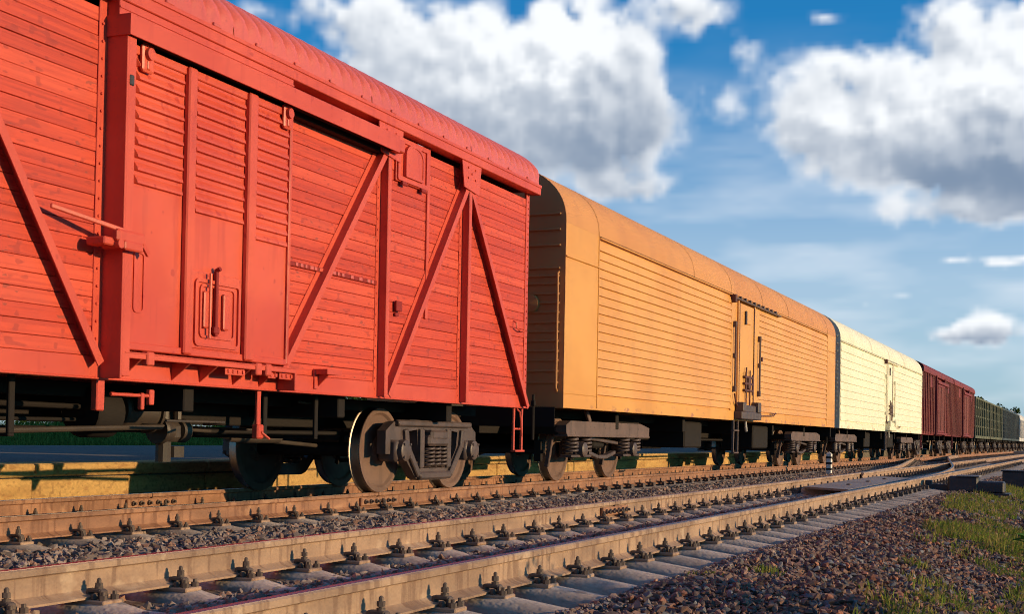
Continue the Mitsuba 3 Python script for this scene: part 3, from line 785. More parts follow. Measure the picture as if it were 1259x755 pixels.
def coupler(car, xe, sgn, tw):
    m = M().box(xe - sgn * .25, xe + sgn * .30, -.07, .07, .98, 1.12, .02)
    m.box(xe + sgn * .28, xe + sgn * .52, -.17, .06, .92, 1.2, .04).box(xe + sgn * .36, xe + sgn * .58, .08, .20, .93, 1.18, .04)
    obj('coupler', m, 'brake_metal', car, tw=tw)
    m = M().tube([(xe, .35, 1.0), (xe + sgn * .15, .36, .85), (xe + sgn * .32, .36, .74), (xe + sgn * .5, .3, .82)], .025, 8)
    obj('brake_hose', m, 'under_metal', car, True, tw=tw)


def under(car, half, tw, z0=.72, z1=1.04):
    """Centre beam, cross bearers and a brake pipe below the floor."""
    m = M().box(-half, half, -.24, -.10, z0, z1, .01).box(-half, half, .10, .24, z0, z1, .01).box(-half, half, -.26, .26, z1 - .02, z1 + .01)
    for a in np.linspace(-half * .72, half * .72, 5): m.box(a - .07, a + .07, -1.3, 1.3, z0 + .1, z1, .01)
    for s in (-.7, .7): m.box(-half, half, s - .05, s + .05, z1 - .12, z1)
    m.tube([(-half, .45, .80), (half, .45, .80)], .025, 6)
    m.tube([(-half * .7, -.55, .66), (half * .7, -.55, .66)], .022, 6)
    obj('underframe', m, 'under_metal', car, tw=tw)


def vault(L0, L1, half, z0, h, n=2.0, ny=28, step=None, amp=0.0, pitch=.2, thick=.012):
    """A roof skin along x from L0 to L1: a superellipse across, with cross corrugations of the given height."""
    t = np.linspace(0, np.pi, ny + 1)
    yy = -half * np.sign(np.cos(t)) * np.abs(np.cos(t)) ** (2 / n); zz = z0 + h * np.abs(np.sin(t)) ** (2 / n)
    X = np.arange(L0, L1 + 1e-6, step) if step else np.array([L0, L1])
    X[-1] = L1
    fade = np.clip((np.sin(t) - .10) / .14, 0, 1)
    wv = np.abs(np.sin(np.pi * X / pitch)) ** .45 * amp
    nrm = np.stack([-np.cos(t) * h, np.sin(t) * half], 1); nrm /= np.linalg.norm(nrm, axis=1, keepdims=True)
    V = np.zeros((len(X), ny + 1, 3))
    V[..., 0] = X[:, None]; V[..., 1] = yy + wv[:, None] * fade * nrm[:, 0]; V[..., 2] = zz + wv[:, None] * fade * nrm[:, 1]
    k = ny + 1
    a, b = np.meshgrid(np.arange(len(X) - 1), np.arange(ny), indexing='ij')
    q = np.stack([a * k + b, (a + 1) * k + b, (a + 1) * k + b + 1, a * k + b + 1], -1).reshape(-1, 4)
    return V.reshape(-1, 3), q


def end_plate(x0, x1, half, zb, z0, h, n, bsdf_mesh=None, ny=28):
    t = np.linspace(0, np.pi, ny + 1)
    yy = -half * np.sign(np.cos(t)) * np.abs(np.cos(t)) ** (2 / n); zz = z0 + h * np.abs(np.sin(t)) ** (2 / n)
    po = Polygon([(-half, zb)] + list(zip(yy, zz)) + [(half, zb)])
    m = trimesh.creation.extrude_polygon(po, x1 - x0, engine='earcut')
    v = np.array(m.vertices)
    return np.stack([v[:, 2] + x0, v[:, 0], v[:, 1]], 1), m.faces


def ring(m, x0, x1, z0, z1, w, y0, y1, r=.04):
    from shapely.geometry import box as sbox
    o = sbox(x0 + r, z0 + r, x1 - r, z1 - r).buffer(r, 4)
    return m.plate(o.difference(o.buffer(-w, join_style=1)), y0, y1)


# ------------------------------------------------------------------ the red boarded boxcar
def red_boxcar():
    c = thing('boxcar', 'bright red boarded boxcar with a ribbed sliding door, diagonal braces and a ribbed arched roof', 'boxcar')
    W = place(9.1, 14.16)
    H, S = 7.08, -1.42
    O = lambda name, m, b='red_paint', parent=c, smooth=False: obj(name, m, b, parent, smooth, W)
    O('wall', M().box(-H, H, S + .03, S + .09, 1.06, 3.79), 'red_wood')
    O('far_wall', M().box(-H, H, -S - .03, -S + .03, 1.06, 3.95), 'red_wood')
    # side sills with a lower flange
    for s in (-1, 1):
        m = M().box(-H, H, s * 1.35, s * 1.432, 1.045, 1.2, .004).box(-H, H, s * 1.30, s * 1.445, 1.032, 1.046, .003)
        O('side_sill', m)
    # planks, one by one
    pitch = .1078
    for (a, b) in [(-7.0, -5.05), (-4.98, -3.05), (-2.98, -1.30), (1.10, 2.98), (3.05, 4.98), (5.06, 7.02)]:
        for i in range(24):
            z = 1.204 + i * pitch
            d = rng.uniform(-.0035, .003)
            e0, e1 = rng.uniform(0, .012, 2)
            m = M().box(a + e0, b - e1, S + d, S + .04, z, z + pitch - rng.uniform(.0028, .0055), .003)
            O('plank', m, ('red_wood', 'red_wood_b', 'red_wood_c')[int(rng.random() * 3)])
    for i in range(24):                                                                       # planks of the end wall
        O('end_plank', M().box(H - .01, H + .02, -1.40, 1.40, 1.204 + i * pitch, 1.204 + i * pitch + .102, .003), 'red_wood')
    O('shade_backing', M().box(-H + .03, H - .03, S + .42, S + .46, 1.3, 3.95), 'red_dark')  # dark-coloured panel set behind the eaves slot so the gap reads as deep shade
    # posts: an angle with its rivetted flange on the planks and a deep outstanding web
    def post(x, z0=1.05, z1=3.86, d=.10, left=True):
        m = M().box(x - .012, x + .012, S - d, S, z0, z1, .003).box(x - .085, x - .01, S - .010, S, z0, z1, .002).box(x + .0, x + .058, S - d - .002, S - d + .010, z0, z1, .002)
        k = O('post', m)
        m = M()
        for z in np.arange(z0 + .08, z1, .11): m.tube([(x - .062, S - .004, z), (x - .062, S - .018, z)], .010, 6)
        tag(O('rivets', m, 'red_paint', k), kind='stuff')
    for x in (-5.02, -3.01, 3.01, 5.02): post(x)
    for x in (-7.03, 7.03):
        m = M().box(x - .05, x + .05, S - .012, S + .02, 1.05, 3.9, .003)
        k = O('corner_post', m)
        m = M()
        for z in np.arange(1.12, 3.85, .085): m.tube([(x + .012, S - .008, z), (x + .012, S - .022, z)], .011, 6)
        tag(O('rivets', m, 'red_paint', k), kind='stuff')
    # diagonal braces
    def brace(p0, p1, up_side=1):
        a, b = np.array([p0[0], S, p0[1]]), np.array([p1[0], S, p1[1]])
        t = (b - a) / np.linalg.norm(b - a); n = np.array([-t[2], 0, t[0]])
        m = M().bar(a - [0, .045, 0], b - [0, .045, 0], .010, .10, (0, 1, 0)).bar(a - [0, .092, 0] + n * .03 * up_side, b - [0, .092, 0] + n * .03 * up_side, .072, .010, (0, 1, 0)).bar(a - [0, .006, 0] - n * .03 * up_side, b - [0, .006, 0] - n * .03 * up_side, .06, .010, (0, 1, 0))
        O('brace', m)
    brace((-1.33, 1.16), (-3.0, 3.60), 1)
    brace((-5.05, 1.10), (-3.08, 3.60), -1)
    brace((-5.1, 3.6), (-7.0, 1.06), -1)
    brace((1.05, 1.20), (2.96, 3.62), -1)
    brace((3.10, 1.08), (4.97, 3.60), -1)
    brace((5.09, 3.62), (6.99, 1.06), -1)
    # gussets at the heads of the posts
    for x in (-5.02, -3.01, 3.01, 5.02):
        g = Polygon([(x - .27, 3.87), (x + .27, 3.87), (x + .22, 3.52), (x - .20, 3.56)])
        k = O('gusset', M().plate(g, S - .118, S - .106))
        m = M()
        for dx, dz in ((-.1, 3.8), (.1, 3.8), (-.1, 3.68), (.1, 3.68), (.0, 3.74)): m.tube([(x + dx, S - .114, dz), (x + dx, S - .13, dz)], .014, 6)
        tag(O('rivets', m, 'red_paint', k), kind='stuff')
    # eaves and roof
    for s in (-1, 1):
        m = M().box(-H - .06, H + .10, s * 1.40, s * 1.555, 3.862, 3.985, .006).box(-H - .06, H + .1, s * 1.548, s * 1.566, 3.955, 3.990, .003)
        O('eaves_fascia', m)
    m = M().add(*vault(-H - .04, H + .05, 1.545, 3.985, .64, 2.05, 34, .0125, .045, .20))
    rf = O('roof', m, 'red_roof', smooth=True)
    for x in (-4.9, -2.3, 0.2, 2.6, 5.0):
        v, q = vault(x - .03, x + .03, 1.552, 3.985, .655, 2.05, 30)
        O('roof_strap', M().add(v, q), 'red_roof', rf, True)
    m = M()
    for x in np.arange(-6.9, 7.0, .62): m.box(x - .05, x + .05, -1.563, -1.535, 3.99, 4.025, .006)
    tag(O('eaves_clips', m, 'red_roof', rf), kind='stuff')
    O('end_wall', M().add(*end_plate(H - .02, H + .03, 1.50, 3.9, 3.985, .62, 2.05)), 'red_wood'); O('end_wall', M().add(*end_plate(-H - .03, -H + .02, 1.50, 1.1, 3.985, .62, 2.05)), 'red_wood')
    # door hood and the track the door hangs from
    O('door_hood', M().box(-1.27, 1.12, S - .12, S, 3.735, 3.862, .004).box(-1.27, 1.12, S - .128, S - .10, 3.80, 3.812))
    dt = O('door_track', M().plate(Polygon([(-1.27, 3.585), (2.98, 3.572), (2.98, 3.728), (-1.27, 3.742)]), S - .235, S - .222).box(-1.27, 2.98, S - .235, S, 3.725, 3.742, .003).box(-1.285, -1.27, S - .235, S, 3.585, 3.742))
    O('shade_strip', M().box(-1.25, 3.0, S - .215, S - .01, 3.60, 3.715).box(-1.2, 2.9, S - .10, S - .02, 3.555, 3.60, .006), 'under_metal', dt)  # near-black filling added inside the header to darken the shade below it
    O('track_end', M().box(2.98, 3.12, S - .225, S - .10, 3.59, 3.72, .01), 'red_paint', dt)
    # the sliding door
    Y = S - .115
    d = O('door', M().box(-1.16, 1.10, Y - .004, Y + .05, 1.265, 3.57, .004), 'red_sheet')
    D = lambda name, m, b='red_sheet': O(name, m, b, d)
    for x, w in ((-1.13, .06), (-.415, .11), (.44, .13), (1.075, .045)):
        D('stile', M().box(x - w / 2, x + w / 2, Y - .055 if w > .1 else Y - .03, Y, 1.27, 3.565, .012))
    D('rail', M().box(-1.16, 1.10, Y - .022, Y, 3.50, 3.57, .006)); D('rail', M().box(-1.16, 1.10, Y - .026, Y, 1.265, 1.32, .006))
    for x0, x1, zb in ((-1.07, -.49, 2.50), (-.34, .36, 2.40), (.52, 1.04, 2.33)):
        for z in np.arange(3.44, zb, -.0985):
            w = .058
            m = M().add(np.array([[x0, Y, z - .030], [x1, Y, z - .030], [x0 + .012, Y - .034, z - .026], [x1 - .012, Y - .034, z - .026], [x0 + .012, Y - .030, z - .006], [x1 - .012, Y - .030, z - .006], [x0, Y, z + .046], [x1, Y, z + .046]]),
                        np.array([[0, 1, 3, 2], [2, 3, 5, 4], [4, 5, 7, 6], [0, 2, 4, 6], [1, 7, 5, 3]]))
            D('louvre', m)
    m = M(); ring(m, -1.05, -.92, 1.55, 2.02, .018, Y - .014, Y); D('embossing', m)
    m = M().box(-.33, .34, Y - .018, Y, 1.33, 1.96, .006); ring(m, -.31, .32, 1.35, 1.90, .03, Y - .036, Y - .018, .05); ring(m, -.24, .25, 1.42, 1.86, .022, Y - .032, Y - .018, .05)
    D('hatch', m)
    for x, w in ((-.17, .075), (.10, .075)): D('hatch_bar', M().box(x - w / 2, x + w / 2, Y - .05, Y - .018, 1.50, 1.80, .012))
    D('lock_bar', M().box(-.055, -.02, Y - .055, Y - .02, 1.44, 1.98, .006).tube([(-.037, Y - .03, 1.98), (-.037, Y - .075, 2.0)], .02, 8).box(-.075, .0, Y - .06, Y - .02, 1.46, 1.52, .01), 'red_dark')
    D('lock_rod', M().tube([(-.14, Y - .055, 1.42), (-.14, Y - .055, 1.95)], .011, 8))
    for x in (-.98, .98):
        m = M().box(x - .07, x + .07, Y - .05, Y - .02, 3.38, 3.60, .02).lathe([(0, .001), (0, .05), (-.03, .045), (-.03, .001)], (x, Y - .05, 3.52), 14).box(x - .02, x + .02, Y - .06, Y - .04, 3.40, 3.47, .008)
        D('hanger_roller', m)
    # red number plate left by old paint at the head of the door
    # the deep post that the door shuts against
    O('door_post', M().box(-1.27, -1.25, S - .20, S, 1.04, 3.59, .003).box(-1.252, -1.165, S - .20, S - .188, 1.06, 3.59, .003).box(-1.36, -1.262, S - .012, S, 1.05, 3.86, .003)); O('door_post', M().box(1.13, 1.15, S - .10, S, 1.04, 3.59, .003))
    m = M()
    for z in np.arange(1.2, 3.8, .13): m.tube([(-1.325, S - .008, z), (-1.325, S - .024, z)], .011, 6)
    tag(O('rivets', m), kind='stuff')
    m = M().box(-1.24, -1.19, S - .21, S - .18, 3.22, 3.30, .008)
    O('seal_bracket', m, 'machine_paint')
    # latch with its lever
    m = M().bar((-1.92, S - .10, 2.215), (-1.28, S - .235, 2.12), .035, .022, c=.006)
    O('latch_lever', m)
    m = M().box(-1.40, -1.08, S - .26, S - .20, 2.03, 2.13, .02).box(-1.33, -1.12, S - .27, S - .24, 1.98, 2.05, .012).tube([(-1.36, S - .1, 2.02), (-1.36, S - .26, 2.02)], .035, 10).box(-1.5, -1.38, S - .22, S - .05, 2.0, 2.06, .01)
    m.bar((-1.09, S - .235, 2.05), (-.98, S - .20, 1.99), .04, .02)
    O('latch', m)
    # lower door rail on brackets
    m = M().box(-1.22, 1.14, S - .20, S - .155, 1.195, 1.235, .004).box(-1.22, 1.14, S - .205, S - .06, 1.232, 1.242, .003)
    O('lower_rail', m)
    for x in (-.93, .53, .68): O('rail_clip', M().box(x - .045, x + .045, S - .215, S - .15, 1.15, 1.255, .01))
    for x in (-1.02, -.42, -.05, .42, .82):
        g = np.array([[x, S - .01, 1.2], [x, S - .20, 1.2], [x, S - .01, 1.06]])
        O('bracket', M().add(np.vstack([g, g + [.012, 0, 0]]), np.array([[0, 2, 1], [3, 4, 5], [0, 1, 4], [0, 4, 3], [1, 2, 5], [1, 5, 4], [2, 0, 3], [2, 3, 5]])))
    for x0, x1 in ((.10, .38), (.74, .86), (.92, 1.12)):
        m = M().box(x0, x1, S - .165, S - .150, 1.135, 1.19, .004)
        for x in np.arange(x0 + .03, x1, .07): m.box(x, x + .03, S - .175, S - .163, 1.15, 1.18)
        O('ratchet_strip', m)
    O('door_stop', M().box(1.12, 1.15, S - .20, S, 1.04, 1.20, .004)); O('door_stop', M().box(-1.25, -1.12, S - .06, S - .005, 1.05, 1.2, .005))
    # small fittings on the planks
    ba = O('batten', M().box(1.12, 2.94, S - .02, S, 2.20, 2.245, .004), 'red_dark')
    r = np.random.default_rng(5)
    m = M()
    for x in np.arange(1.2, 2.9, .085):
        if r.random() < .72: m.box(x, x + r.uniform(.03, .07), S - .028, S - .018, 2.205, 2.24, .003)
    tag(O('chips', m, 'red_roof', ba), kind='stuff')
    O('batten', M().box(4.06, 4.12, S - .022, S, 1.95, 3.86, .004))
    hz = O('hatch_window', M().box(3.30, 4.04, S - .03, S, 3.36, 3.84, .008))
    m = M(); ring(m, 3.31, 4.03, 3.37, 3.83, .05, S - .048, S - .03, .03); O('frame', m, 'red_paint', hz)
    arch = Polygon([(3.47, 3.44)] + [(3.665 - .195 * math.cos(a), 3.66 + .115 * math.sin(a)) for a in np.linspace(0, np.pi, 14)] + [(3.86, 3.44)])
    O('flap', M().plate(arch, S - .062, S - .03).plate(arch.buffer(.018).difference(arch.buffer(-.012)), S - .07, S - .03), 'red_paint', hz)
    for x in (3.45, 3.9): O('hinge', M().box(x - .05, x + .05, S - .06, S - .02, 3.33, 3.37, .008).tube([(x - .06, S - .05, 3.335), (x + .06, S - .05, 3.335)], .014, 8), 'red_dark', hz)
    O('placard', M().box(3.33, 3.46, S - .05, S - .02, 1.97, 2.08, .006).box(3.34, 3.42, S - .03, S - .01, 1.92, 1.95), 'red_dark')
    g = Polygon([(1.75, 1.22), (2.02, 1.22), (2.02, 1.27), (1.75, 1.27)])
    m = M().plate(g, S - .16, S)
    gg = np.array([[1.80, S, 1.22], [1.80, S - .15, 1.22], [1.80, S, 1.08]])
    m.add(np.vstack([gg, gg + [.014, 0, 0]]), np.array([[0, 2, 1], [3, 4, 5], [0, 1, 4], [0, 4, 3], [1, 2, 5], [1, 5, 4], [2, 0, 3], [2, 3, 5]])).box(1.74, 1.8, S - .03, S, 1.08, 1.26, .004)
    O('footstep', m)
    O('grab_hook', M().tube([(6.62, S - .01, 2.15), (6.62, S - .05, 2.12), (6.62, S - .05, 2.06), (6.75, S - .05, 2.03), (6.95, S - .03, 2.04)], .010, 6))
    for s in (6.78, 7.05): pass
    m = M().box(6.76, 6.80, -1.40, -1.37, .46, 1.06, .006).box(7.03, 7.07, -1.40, -1.37, .46, 1.06, .006).box(6.76, 7.07, -1.43, -1.36, .46, .485, .005).tube([(6.78, -1.385, .76), (7.05, -1.385, .76)], .013, 6)
    O('step_ladder', m)
    O('bent_rod', M().tube([(6.80, -1.42, 1.02), (6.88, -1.43, .98), (6.93, -1.43, .85), (6.96, -1.43, .66)], .011, 6))
    # below the floor
    O('hanger', M().box(.86, .92, -1.40, -1.37, .72, 1.04, .006).box(.845, .945, -1.42, -1.35, .60, .73, .012).tube([(.90, -1.42, .66), (1.0, -1.44, .60)], .012, 6))
    O('hanger', M().box(-1.28, -1.19, -1.42, -1.36, .80, 1.04, .008))
    m = M().tube([(-1.08, -1.38, .93), (-.62, -1.38, .93)], .014, 6).box(-.74, -.70, -1.40, -1.36, .82, .95, .006).box(-.64, -.58, -1.40, -1.36, .86, .98, .006)
    O('shunter_handrail', m)
    m = M().lathe([(0, .001), (0, .16), (.02, .175), (.42, .175), (.44, .16), (.44, .001)], (-.12, -.62, .83), 22, axis=0).lathe([(0, .001), (0, .2), (.03, .2), (.03, .001)], (.30, -.62, .83), 22, axis=0)
    m.lathe([(0, .001), (0, .06), (-.2, .03), (-.25, .001)], (-.12, -.62, .83), 12, axis=0)
    O('brake_cylinder', m, 'brake_metal', smooth=35)
    m = M().lathe([(0, .001), (0, .19), (.03, .21), (.3, .21), (.34, .17), (.34, .001)], (-.62, -.70, .80), 22, axis=0)
    m.tube([(-3.4, -.70, .86), (-.6, -.70, .84)], .022, 8).tube([(-2.8, -.9, .72), (-.2, -.62, .74)], .015, 8)
    m.box(-2.3, -2.15, -.9, -.75, .80, .98, .02)
    O('air_tank', m, 'under_metal', smooth=35)
    m = M().box(.52, .74, -.70, -.54, .56, .74, .04).lathe([(0, .001), (0, .12), (.03, .13), (.06, .12), (.14, .11), (.17, .08), (.17, .001)], (.46, -.62, .66), 18, axis=0).lathe([(0, .001), (0, .10), (.10, .11), (.12, .08), (.12, .001)], (.74, -.62, .66), 18, axis=0).tube([(.56, -.62, .56), (.56, -.62, .38)], .07, 10).tube([(.72, -.62, .52), (.72, -.62, .42)], .09, 10).tube([(.42, -.66, .68), (1.2, -.66, .66)], .016, 8).tube([(.52, -.66, .76), (.52, -.66, .88)], .04, 8).tube([(.70, -.66, .76), (.70, -.66, .88)], .04, 8)
    O('brake_valve', m, 'brake_metal', smooth=35)
    for x in (-2.6, -1.9, 1.3, 2.2): O('safety_strap', M().box(x - .03, x + .03, -1.2, -1.17, .62, 1.04, .006).box(x - .03, x + .03, -1.2, -.3, .60, .625, .006), 'under_metal')
    O('brake_lever', M().bar((.1, -.95, .70), (.25, .1, .72), .09, .025, (0, 0, 1), c=.01), 'brake_metal'); O('brake_lever', M().bar((1.5, -.9, .68), (1.62, .2, .70), .09, .025, (0, 0, 1), c=.01), 'brake_metal')
    O('brake_rod', M().tube([(-3.2, -.95, .60), (.1, -.95, .69)], .022, 8), 'brake_metal'); O('brake_rod', M().tube([(.15, -.4, .70), (3.6, -.35, .52)], .022, 8), 'brake_metal')
    O('release_rod', M().tube([(-.3, -1.30, .74), (.5, -1.30, .74), (.62, -1.0, .72)], .011, 6), 'brake_metal')
    O('auto_adjuster', M().lathe([(0, .001), (0, .045), (.5, .055), (.9, .055), (.95, .03), (.95, .001)], (1.9, -.37, .60), 14, axis=0), 'brake_metal')
    under(c, H - .1, W)
    O('hanging_chain_link', M().box(2.55, 2.62, -1.0, -.96, .90, .98, .01).tube([(2.2, -.98, .965), (2.6, -.98, .955)], .012, 6), 'brake_metal')
    for u in (-5.08, 5.08): bogie_cast(c, u, W)
    coupler(c, H, 1, W); coupler(c, -H, -1, W)


def reefer(x0, x1, label, body, roofm, endm, door0, nboard, flat_end, rust_step=True, detail=True):
    c = thing('refrigerator_wagon', label, 'refrigerator wagon')
    xc, L = (x0 + x1) / 2, x1 - x0
    W = place(xc, L); H, S = L / 2, -1.55
    O = lambda name, m, b=body, parent=c, smooth=False: obj(name, m, b, parent, smooth, W)
    zb, zt, hh, n = 1.10, 3.66, .94, 2.25
    O('wall', M().box(-H + .01, H - .01, S + .02, -S, zb, zt))
    for s in (-1, 1):
        O('bottom_rail', M().box(-H, H, s * 1.50, s * 1.556, zb - .03, 1.27, .004))
    dl, dr_ = door0 - 1.28, door0 + 1.22
    for a, b in (((-H + 1.36 if flat_end else -H + .12), dl), (dr_, (H - 1.30 if flat_end else H - .12))):
        p = (3.58 - 1.30) / nboard
        for i in range(nboard):                                                   # side boards, each lapping over the one below
            z = 1.30 + i * p; e = rng.uniform(-.002, .002)
            v = np.array([[x, y, zz] for x in (a, b) for y, zz in ((S + .02, z), (S - .020 + e, z + .003), (S - .016 + e, z + .016), (S + .002 + e, z + p - .004), (S + .02, z + p - .004))])
            q = np.array([[j, j + 5, (j + 1) % 5 + 5, (j + 1) % 5] for j in range(5)])
            f = np.vstack([q[:, [0, 1, 2]], q[:, [0, 2, 3]], [[0, j, j + 1] for j in (1, 2, 3)], [[5, 5 + j + 1, 5 + j] for j in (1, 2, 3)]])
            if np.einsum('ij,ij->', v[f[:, 0]] - v[0], np.cross(v[f[:, 1]] - v[0], v[f[:, 2]] - v[0])) < 0: f = f[:, ::-1]
            O('side_board', M().add(v, f))
    if flat_end:
        for a, b in ((-H, -H + 1.35), (H - 1.29, H)):
            O('end_panel', M().box(a, b, S - .006, S + .03, 1.272, 3.185, .004))
            O('end_panel', M().box(a, b, S - .006, S + .03, 3.20, zt + .02, .004))
        for a in (-H + 1.355, H - 1.295): O('seam_strip', M().box(a - .012, a + .012, S - .018, S, 1.1, 3.72, .004))
        O('drip_strip', M().box(-H, -H + 1.35, S - .03, S, 3.178, 3.200, .004))
    for s in (-1, 1): O('gutter', M().box(-H + (1.36 if flat_end else 0), H - (1.3 if flat_end else 0), s * 1.55, s * 1.583, 3.618, 3.640, .004))
    rf = O('roof', M().add(*vault(-H, H, 1.558, zt, hh, n, 40, .5)), roofm, smooth=True)
    for a in ([-H + 1.355, -4.2, -1.4, 1.4, 4.2, H - 1.295] if flat_end else [-4.2, 0, 4.2]):
        O('roof_strap', M().add(*vault(a - .02, a + .02, 1.564, zt, hh + .008, n, 36)), roofm, rf, True)
    # the ends: a ribbed dark plate
    for s in (-1, 1):
        xe = s * H
        e = O('end_plate', M().add(*end_plate(xe - .03 if s > 0 else xe - .004, xe + .004 if s > 0 else xe + .03, 1.556, zb - .03, zt, hh, n)), endm)
        zs = [3.78, 3.56, 3.34, 3.02, 2.91, 2.80, 2.66, 2.53, 2.40, 2.26, 2.13, 2.0, 1.86, 1.73, 1.58, 1.42]
        for z in zs:
            O('end_rib', M().box(xe, xe + s * .03, -1.48, 1.48, z - .012, z + .016, .006), endm, e)
        if z and detail:
            O('lamp_cover', M().lathe([(0, .001), (0, .13), (s * .04, .12), (s * .06, .001)], (xe + s * .02, -1.05, 2.53), 20, axis=0), endm, e)
            O('handrail', M().tube([(xe + s * .03, -1.47, 2.96), (xe + s * .07, -1.47, 2.94), (xe + s * .07, -1.47, 1.34), (xe + s * .03, -1.47, 1.30)], .016, 8), endm, e)
        O('headstock', M().box(xe - .04, xe + s * .05, -1.45, 1.45, .80, 1.08, .01), 'under_metal', c)
    # door
    X = door0
    dz0, dz1 = 1.30, 3.52
    d = O('door', M().box(X - .72, X + .56, S - .035, S + .02, dz0, dz1, .008))
    D = lambda name, m, b=body: O(name, m, b, d)
    for x in (X - .80, X + .64): O('door_post', M().box(x - .035, x + .035, S - .05, S + .02, 1.27, 3.56, .008))
    O('door_surround', M().box(X - 1.28, X - .83, S - .012, S + .02, 1.27, 3.56, .004).box(X + .67, X + 1.22, S - .012, S + .02, 1.27, 3.56, .004))
    for x in (X - .735, X + .575): D('door_seal', M().box(x - .016, x + .016, S - .055, S - .01, dz0, dz1, .004), 'lock_paint')
    D('vent_plate', M().box(X - .2, X + .22, S - .06, S - .03, 3.12, 3.40, .006)); D('vent_plate', M().box(X - .27, X - .19, S - .075, S - .03, 3.10, 3.38, .004), 'dark_box')
    lk = M().tube([(X - .18, S - .07, 1.36), (X - .18, S - .07, 2.2)], .016, 8).tube([(X + .15, S - .07, 1.36), (X + .15, S - .07, 2.15)], .016, 8)
    for z in (1.72, 1.86, 2.0): lk.box(X - .38, X + .36, S - .10, S - .045, z - .025, z + .02, .008)
    lk.box(X - .1, X + .06, S - .12, S - .04, 1.74, 2.02, .02).tube([(X - .3, S - .09, 1.66), (X - .3, S - .09, 2.1)], .02, 8).tube([(X + .3, S - .09, 1.62), (X + .3, S - .09, 2.06)], .018, 8)
    D('lock', lk, 'lock_paint' if detail else 'frame_metal')
    tr = M().box(X - 1.30, X + 3.15 * (.7 if not detail else 1), S - .085, S, 3.555, 3.590, .005)
    for x in np.arange(X - 1.2, X + 3.0 * (.7 if not detail else 1), .42): tr.box(x - .03, x + .03, S - .095, S, 3.58, 3.64, .006)
    O('door_track', tr, 'frame_metal' if detail else body)
    O('track_bracket', M().box(X - 1.33, X - 1.22, S - .11, S, 3.47, 3.63, .01), 'lock_paint')
    for x, z0, z1 in ((X - 1.12, 1.68, 3.10), (X + 1.10, 1.66, 2.95)):
        O('locking_rod', M().tube([(x, S - .06, z0), (x, S - .06, z1)], .022, 8).box(x - .035, x + .035, S - .085, S, z0 - .03, z0 + .09, .01).box(x - .035, x + .035, S - .085, S, z1 - .12, z1, .01).box(x - .03, x + .03, S - .08, S, (z0 + z1) / 2 - .05, (z0 + z1) / 2 + .05, .01), 'frame_metal' if detail else 'cream_paint')
    O('pull_rod', M().tube([(X - 1.1, S - .05, 1.62), (X - 1.05, S - .06, 1.45), (X - .85, S - .07, 1.34)], .018, 8), 'lock_paint')
    O('door_step', M().box(X - .95, X + .80, S - .18, S, 1.10, 1.26, .015).box(X - .75, X + .6, S - .14, S, 1.25, 1.40, .02).box(X + .45, X + .7, S - .2, S - .02, 1.25, 1.48, .02).box(X - .9, X - .66, S - .2, S - .02, 1.25, 1.45, .02), 'cast_metal' if rust_step else body)
    O('marker', M().box(X + 1.42, X + 1.5, S - .04, S, 2.42, 2.52, .006), 'lock_paint')
    O('hook_rod', M().tube([(X + .9, S - .05, 1.20), (X + 2.6, S - .05, 1.23), (X + 2.75, S - .06, 1.30)], .013, 6).tube([(X + 2.3, S - .04, 1.27), (X + 2.9, S - .05, 1.29)], .012, 6), 'lock_paint')
    m = M()
    for x in (X - .98, X - .62): m.box(x - .02, x + .02, S - .02, S + .03, .38, 1.08, .005)
    for z in (.40, .86): m.box(X - 1.0, X - .6, S - .035, S + .045, z - .012, z + .016, .005)
    O('step_ladder', m, 'frame_metal')
    O('drain_pipe', M().tube([(X + .3, S + .05, 1.06), (X + .28, S + .04, .96), (X + .33, S + .04, .86)], .03, 8), 'white_wagon')
    under(c, H - .1, W, .70, 1.07)
    for bx in ((-3.6, -2.4, -1.25, -.4, .50, 1.0), (2.0, 3.5, -1.25, -.5, .48, 1.0), (-1.6, -.3, .2, 1.1, .45, 1.0)): O('equipment_box', M().box(*bx, .03), 'under_metal')
    O('air_tank', M().lathe([(0, .001), (0, .25), (1.3, .25), (1.3, .001)], (-6.6, -.7, .78), 18, axis=0), 'under_metal')
    O('corner_stanchion', M().tube([(-H - .35, -1.25, .62), (-H - .35, -1.25, 1.24)], .022, 8).box(-H - .375, -H - .325, -1.28, -1.22, 1.08, 1.16, .01), 'under_metal')
    O('drop_link', M().bar((-H + 2.05, -1.2, .90), (-H + 1.88, -1.2, 1.08), .09, .05, c=.01), 'frame_metal')
    for u in (-H + 2.78, H - 2.78): bogie_welded(c, u, W, detail=detail)
    coupler(c, H, 1, W); coupler(c, -H, -1, W)
    return c


